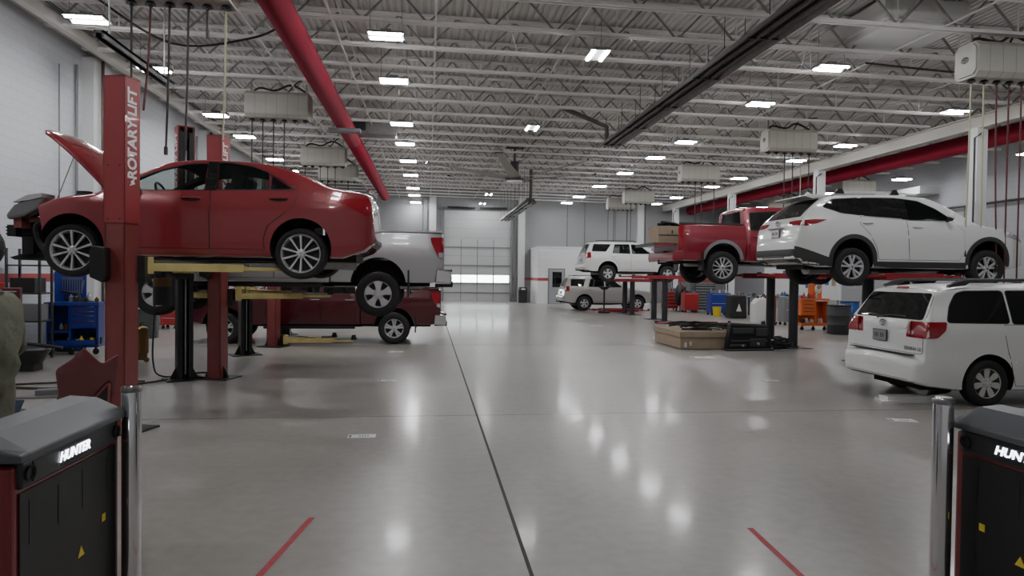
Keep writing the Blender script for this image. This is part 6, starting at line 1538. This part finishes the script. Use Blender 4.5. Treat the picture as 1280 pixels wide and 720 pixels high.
jp = [((.01, 0, .93), (.20, .165)), ((.035, 0, 1.06), (.20, .16)), ((.06, 0, 1.25), (.21, .155)), ((.07, 0, 1.45), (.20, .15)), ((.06, 0, 1.58), (.12, .10)), ((.045, 0, 1.64), .075),
      ((.06, .19, 1.53), .095), ((.08, .28, 1.28), .078), ((-.13, .25, 1.145), .06), ((-.22, .23, 1.135), .047),
      ((.06, -.19, 1.53), .095), ((.09, -.29, 1.28), .078), ((-.11, -.25, 1.125), .06), ((-.20, -.23, 1.115), .047)]
je = [(0, 1), (1, 2), (2, 3), (3, 4), (4, 5), (3, 6), (6, 7), (7, 8), (8, 9), (3, 10), (10, 11), (11, 12), (12, 13)]
jk = skin('jacket', jp, je, M['olive'], P, 1)
for v in jk.data.vertices:   # cloth folds bunching at the hem and elbows
    c = v.co; f = .012 * math.sin(c.z * 46 + c.x * 9 + 2 * math.sin(c.y * 14)) * (1.2 if c.z < 1.15 else .5) + .008 * math.sin(c.z * 21 + c.y * 25)
    n = v.normal; v.co = c + n * f
tp = [((.0, 0, .98), (.165, .13)), ((.0, .10, .88), .118), ((-.02, .115, .50), .086), ((.03, .125, .12), .075), ((.0, -.10, .88), .118), ((-.02, -.115, .50), .086), ((.03, -.125, .12), .075)]
skin('jeans', tp, [(0, 1), (1, 2), (2, 3), (0, 4), (4, 5), (5, 6)], M['denim'], P)
mb = MB()
mb.sphere((.03, 0, 1.865), .122, 20, 0, (1.0, .84, 1.05))
hr = mb.build('hair', M['hair'], P)
hm_ = hr.data
for v in hm_.vertices:
    if v.co.x < -.01 and v.co.z < 1.87: v.co.x = -.01 + (v.co.x + .01) * .1   # open at the face
mb = MB()
for s in (1, -1): mb.sphere((.035, s * .102, 1.805), .03, 10, 0, (.8, .35, 1.2))
mb.sphere((-.115, 0, 1.80), .018, 8, 0, (1.2, .7, 1.5)); mb.build('ears_and_nose', M['skin'], P)
mb = MB()
for s in (1, -1): mb.sphere((-.078, s * .034, 1.835), .012, 8)
mb.sphere((-.085, 0, 1.755), .014, 8, 1, (.5, 1.6, .4)); mb.build('eyes_and_mouth', [M['blackp'], M['liftred']], P)
for s in (1, -1):
    mb = MB(); mb.sphere((-.04, s * .125, .05), .075, 14, 0, (2.0, .75, .75)); mb.bb(-.18, .09, s * .125 - .05, s * .125 + .05, 0, .03); o = mb.build('shoe', M['blackp'], P)
P.scale = (1.03, 1.03, 1.03)
# ------------------------------------------------------------------ vehicles in place
make_sedan((-.60, 9.72, 1.78), PI, 'red sedan raised on the nearest lift with its bonnet open and front bumper removed')
make_pickup((.33, 13.35, 1.14), PI, 'silver pickup truck raised on the second left lift, behind the red sedan', M['silver'], 'a', .12, wb=3.75)
make_pickup((.37, 18.45, 0), PI, 'maroon pickup truck parked on the floor under and behind the silver pickup', M['maroon'], 'b', 0.0, wb=4.15, ws='fivedouble')
make_pickup((6.15, 17.42, 1.72), 0, 'bright red pickup truck raised on a lift with its tailgate down', M['red2'], 'c', .10, bedlen=1.75, ws='sixtwin', gate_open=True, trim=True, wheelR=.415, L=5.9)
make_suv((6.95, 13.12, 1.76), 0, 'white three-row crossover raised on red lift arms at right', M['white'], .10, 'cross')
make_suv((6.95, 30.9, 1.60), 0, 'white wagon raised on a lift in the distance, above the silver wagon', M['white'], .08, 'wagon')
make_suv((6.84, 35.0, 0), 0, 'silver beige wagon parked on the floor below the lifted white wagon', M['champagne'], 0, 'oldwagon')
make_minivan((6.85, 9.72, 0), 0, 'white minivan parked on the floor at the right frame edge')
# ------------------------------------------------------------------ camera, world, colour
cam = bpy.data.cameras.new('camera'); co = bpy.data.objects.new('camera', cam); COL.objects.link(co); scene.camera = co
cam.sensor_width = 36; cam.lens = 853 / 1280 * 36; cam.clip_end = 200; cam.clip_start = .05
yaw, pitch, roll = R(7.0), math.atan(16.7 / 853), R(.7)
f = Vector((math.sin(yaw) * math.cos(pitch), math.cos(yaw) * math.cos(pitch), -math.sin(pitch)))
r_ = Vector((math.cos(yaw), -math.sin(yaw), 0)); u_ = r_.cross(f)
r2 = r_ * math.cos(roll) + u_ * math.sin(roll); u2 = -r_ * math.sin(roll) + u_ * math.cos(roll)
co.matrix_world = Matrix.Translation((0, 0, 1.8)) @ Matrix((r2, u2, -f)).transposed().to_4x4()
w = bpy.data.worlds.new('world'); scene.world = w; w.use_nodes = True
w.node_tree.nodes['Background'].inputs[0].default_value = (.8, .88, 1, 1); w.node_tree.nodes['Background'].inputs[1].default_value = .6
scene.view_settings.view_transform = 'AgX'; scene.view_settings.look = 'AgX - Base Contrast'
scene.view_settings.exposure = EXPO; scene.view_settings.gamma = 1.0
cy = scene.cycles; cy.use_denoising = True; cy.max_bounces = 6; cy.diffuse_bounces = 3; cy.glossy_bounces = 4; cy.transparent_max_bounces = 12
cy.sample_clamp_indirect = 6; cy.caustics_reflective = False; cy.caustics_refractive = False; cy.blur_glossy = .5
scene.render.threads_mode = 'AUTO'
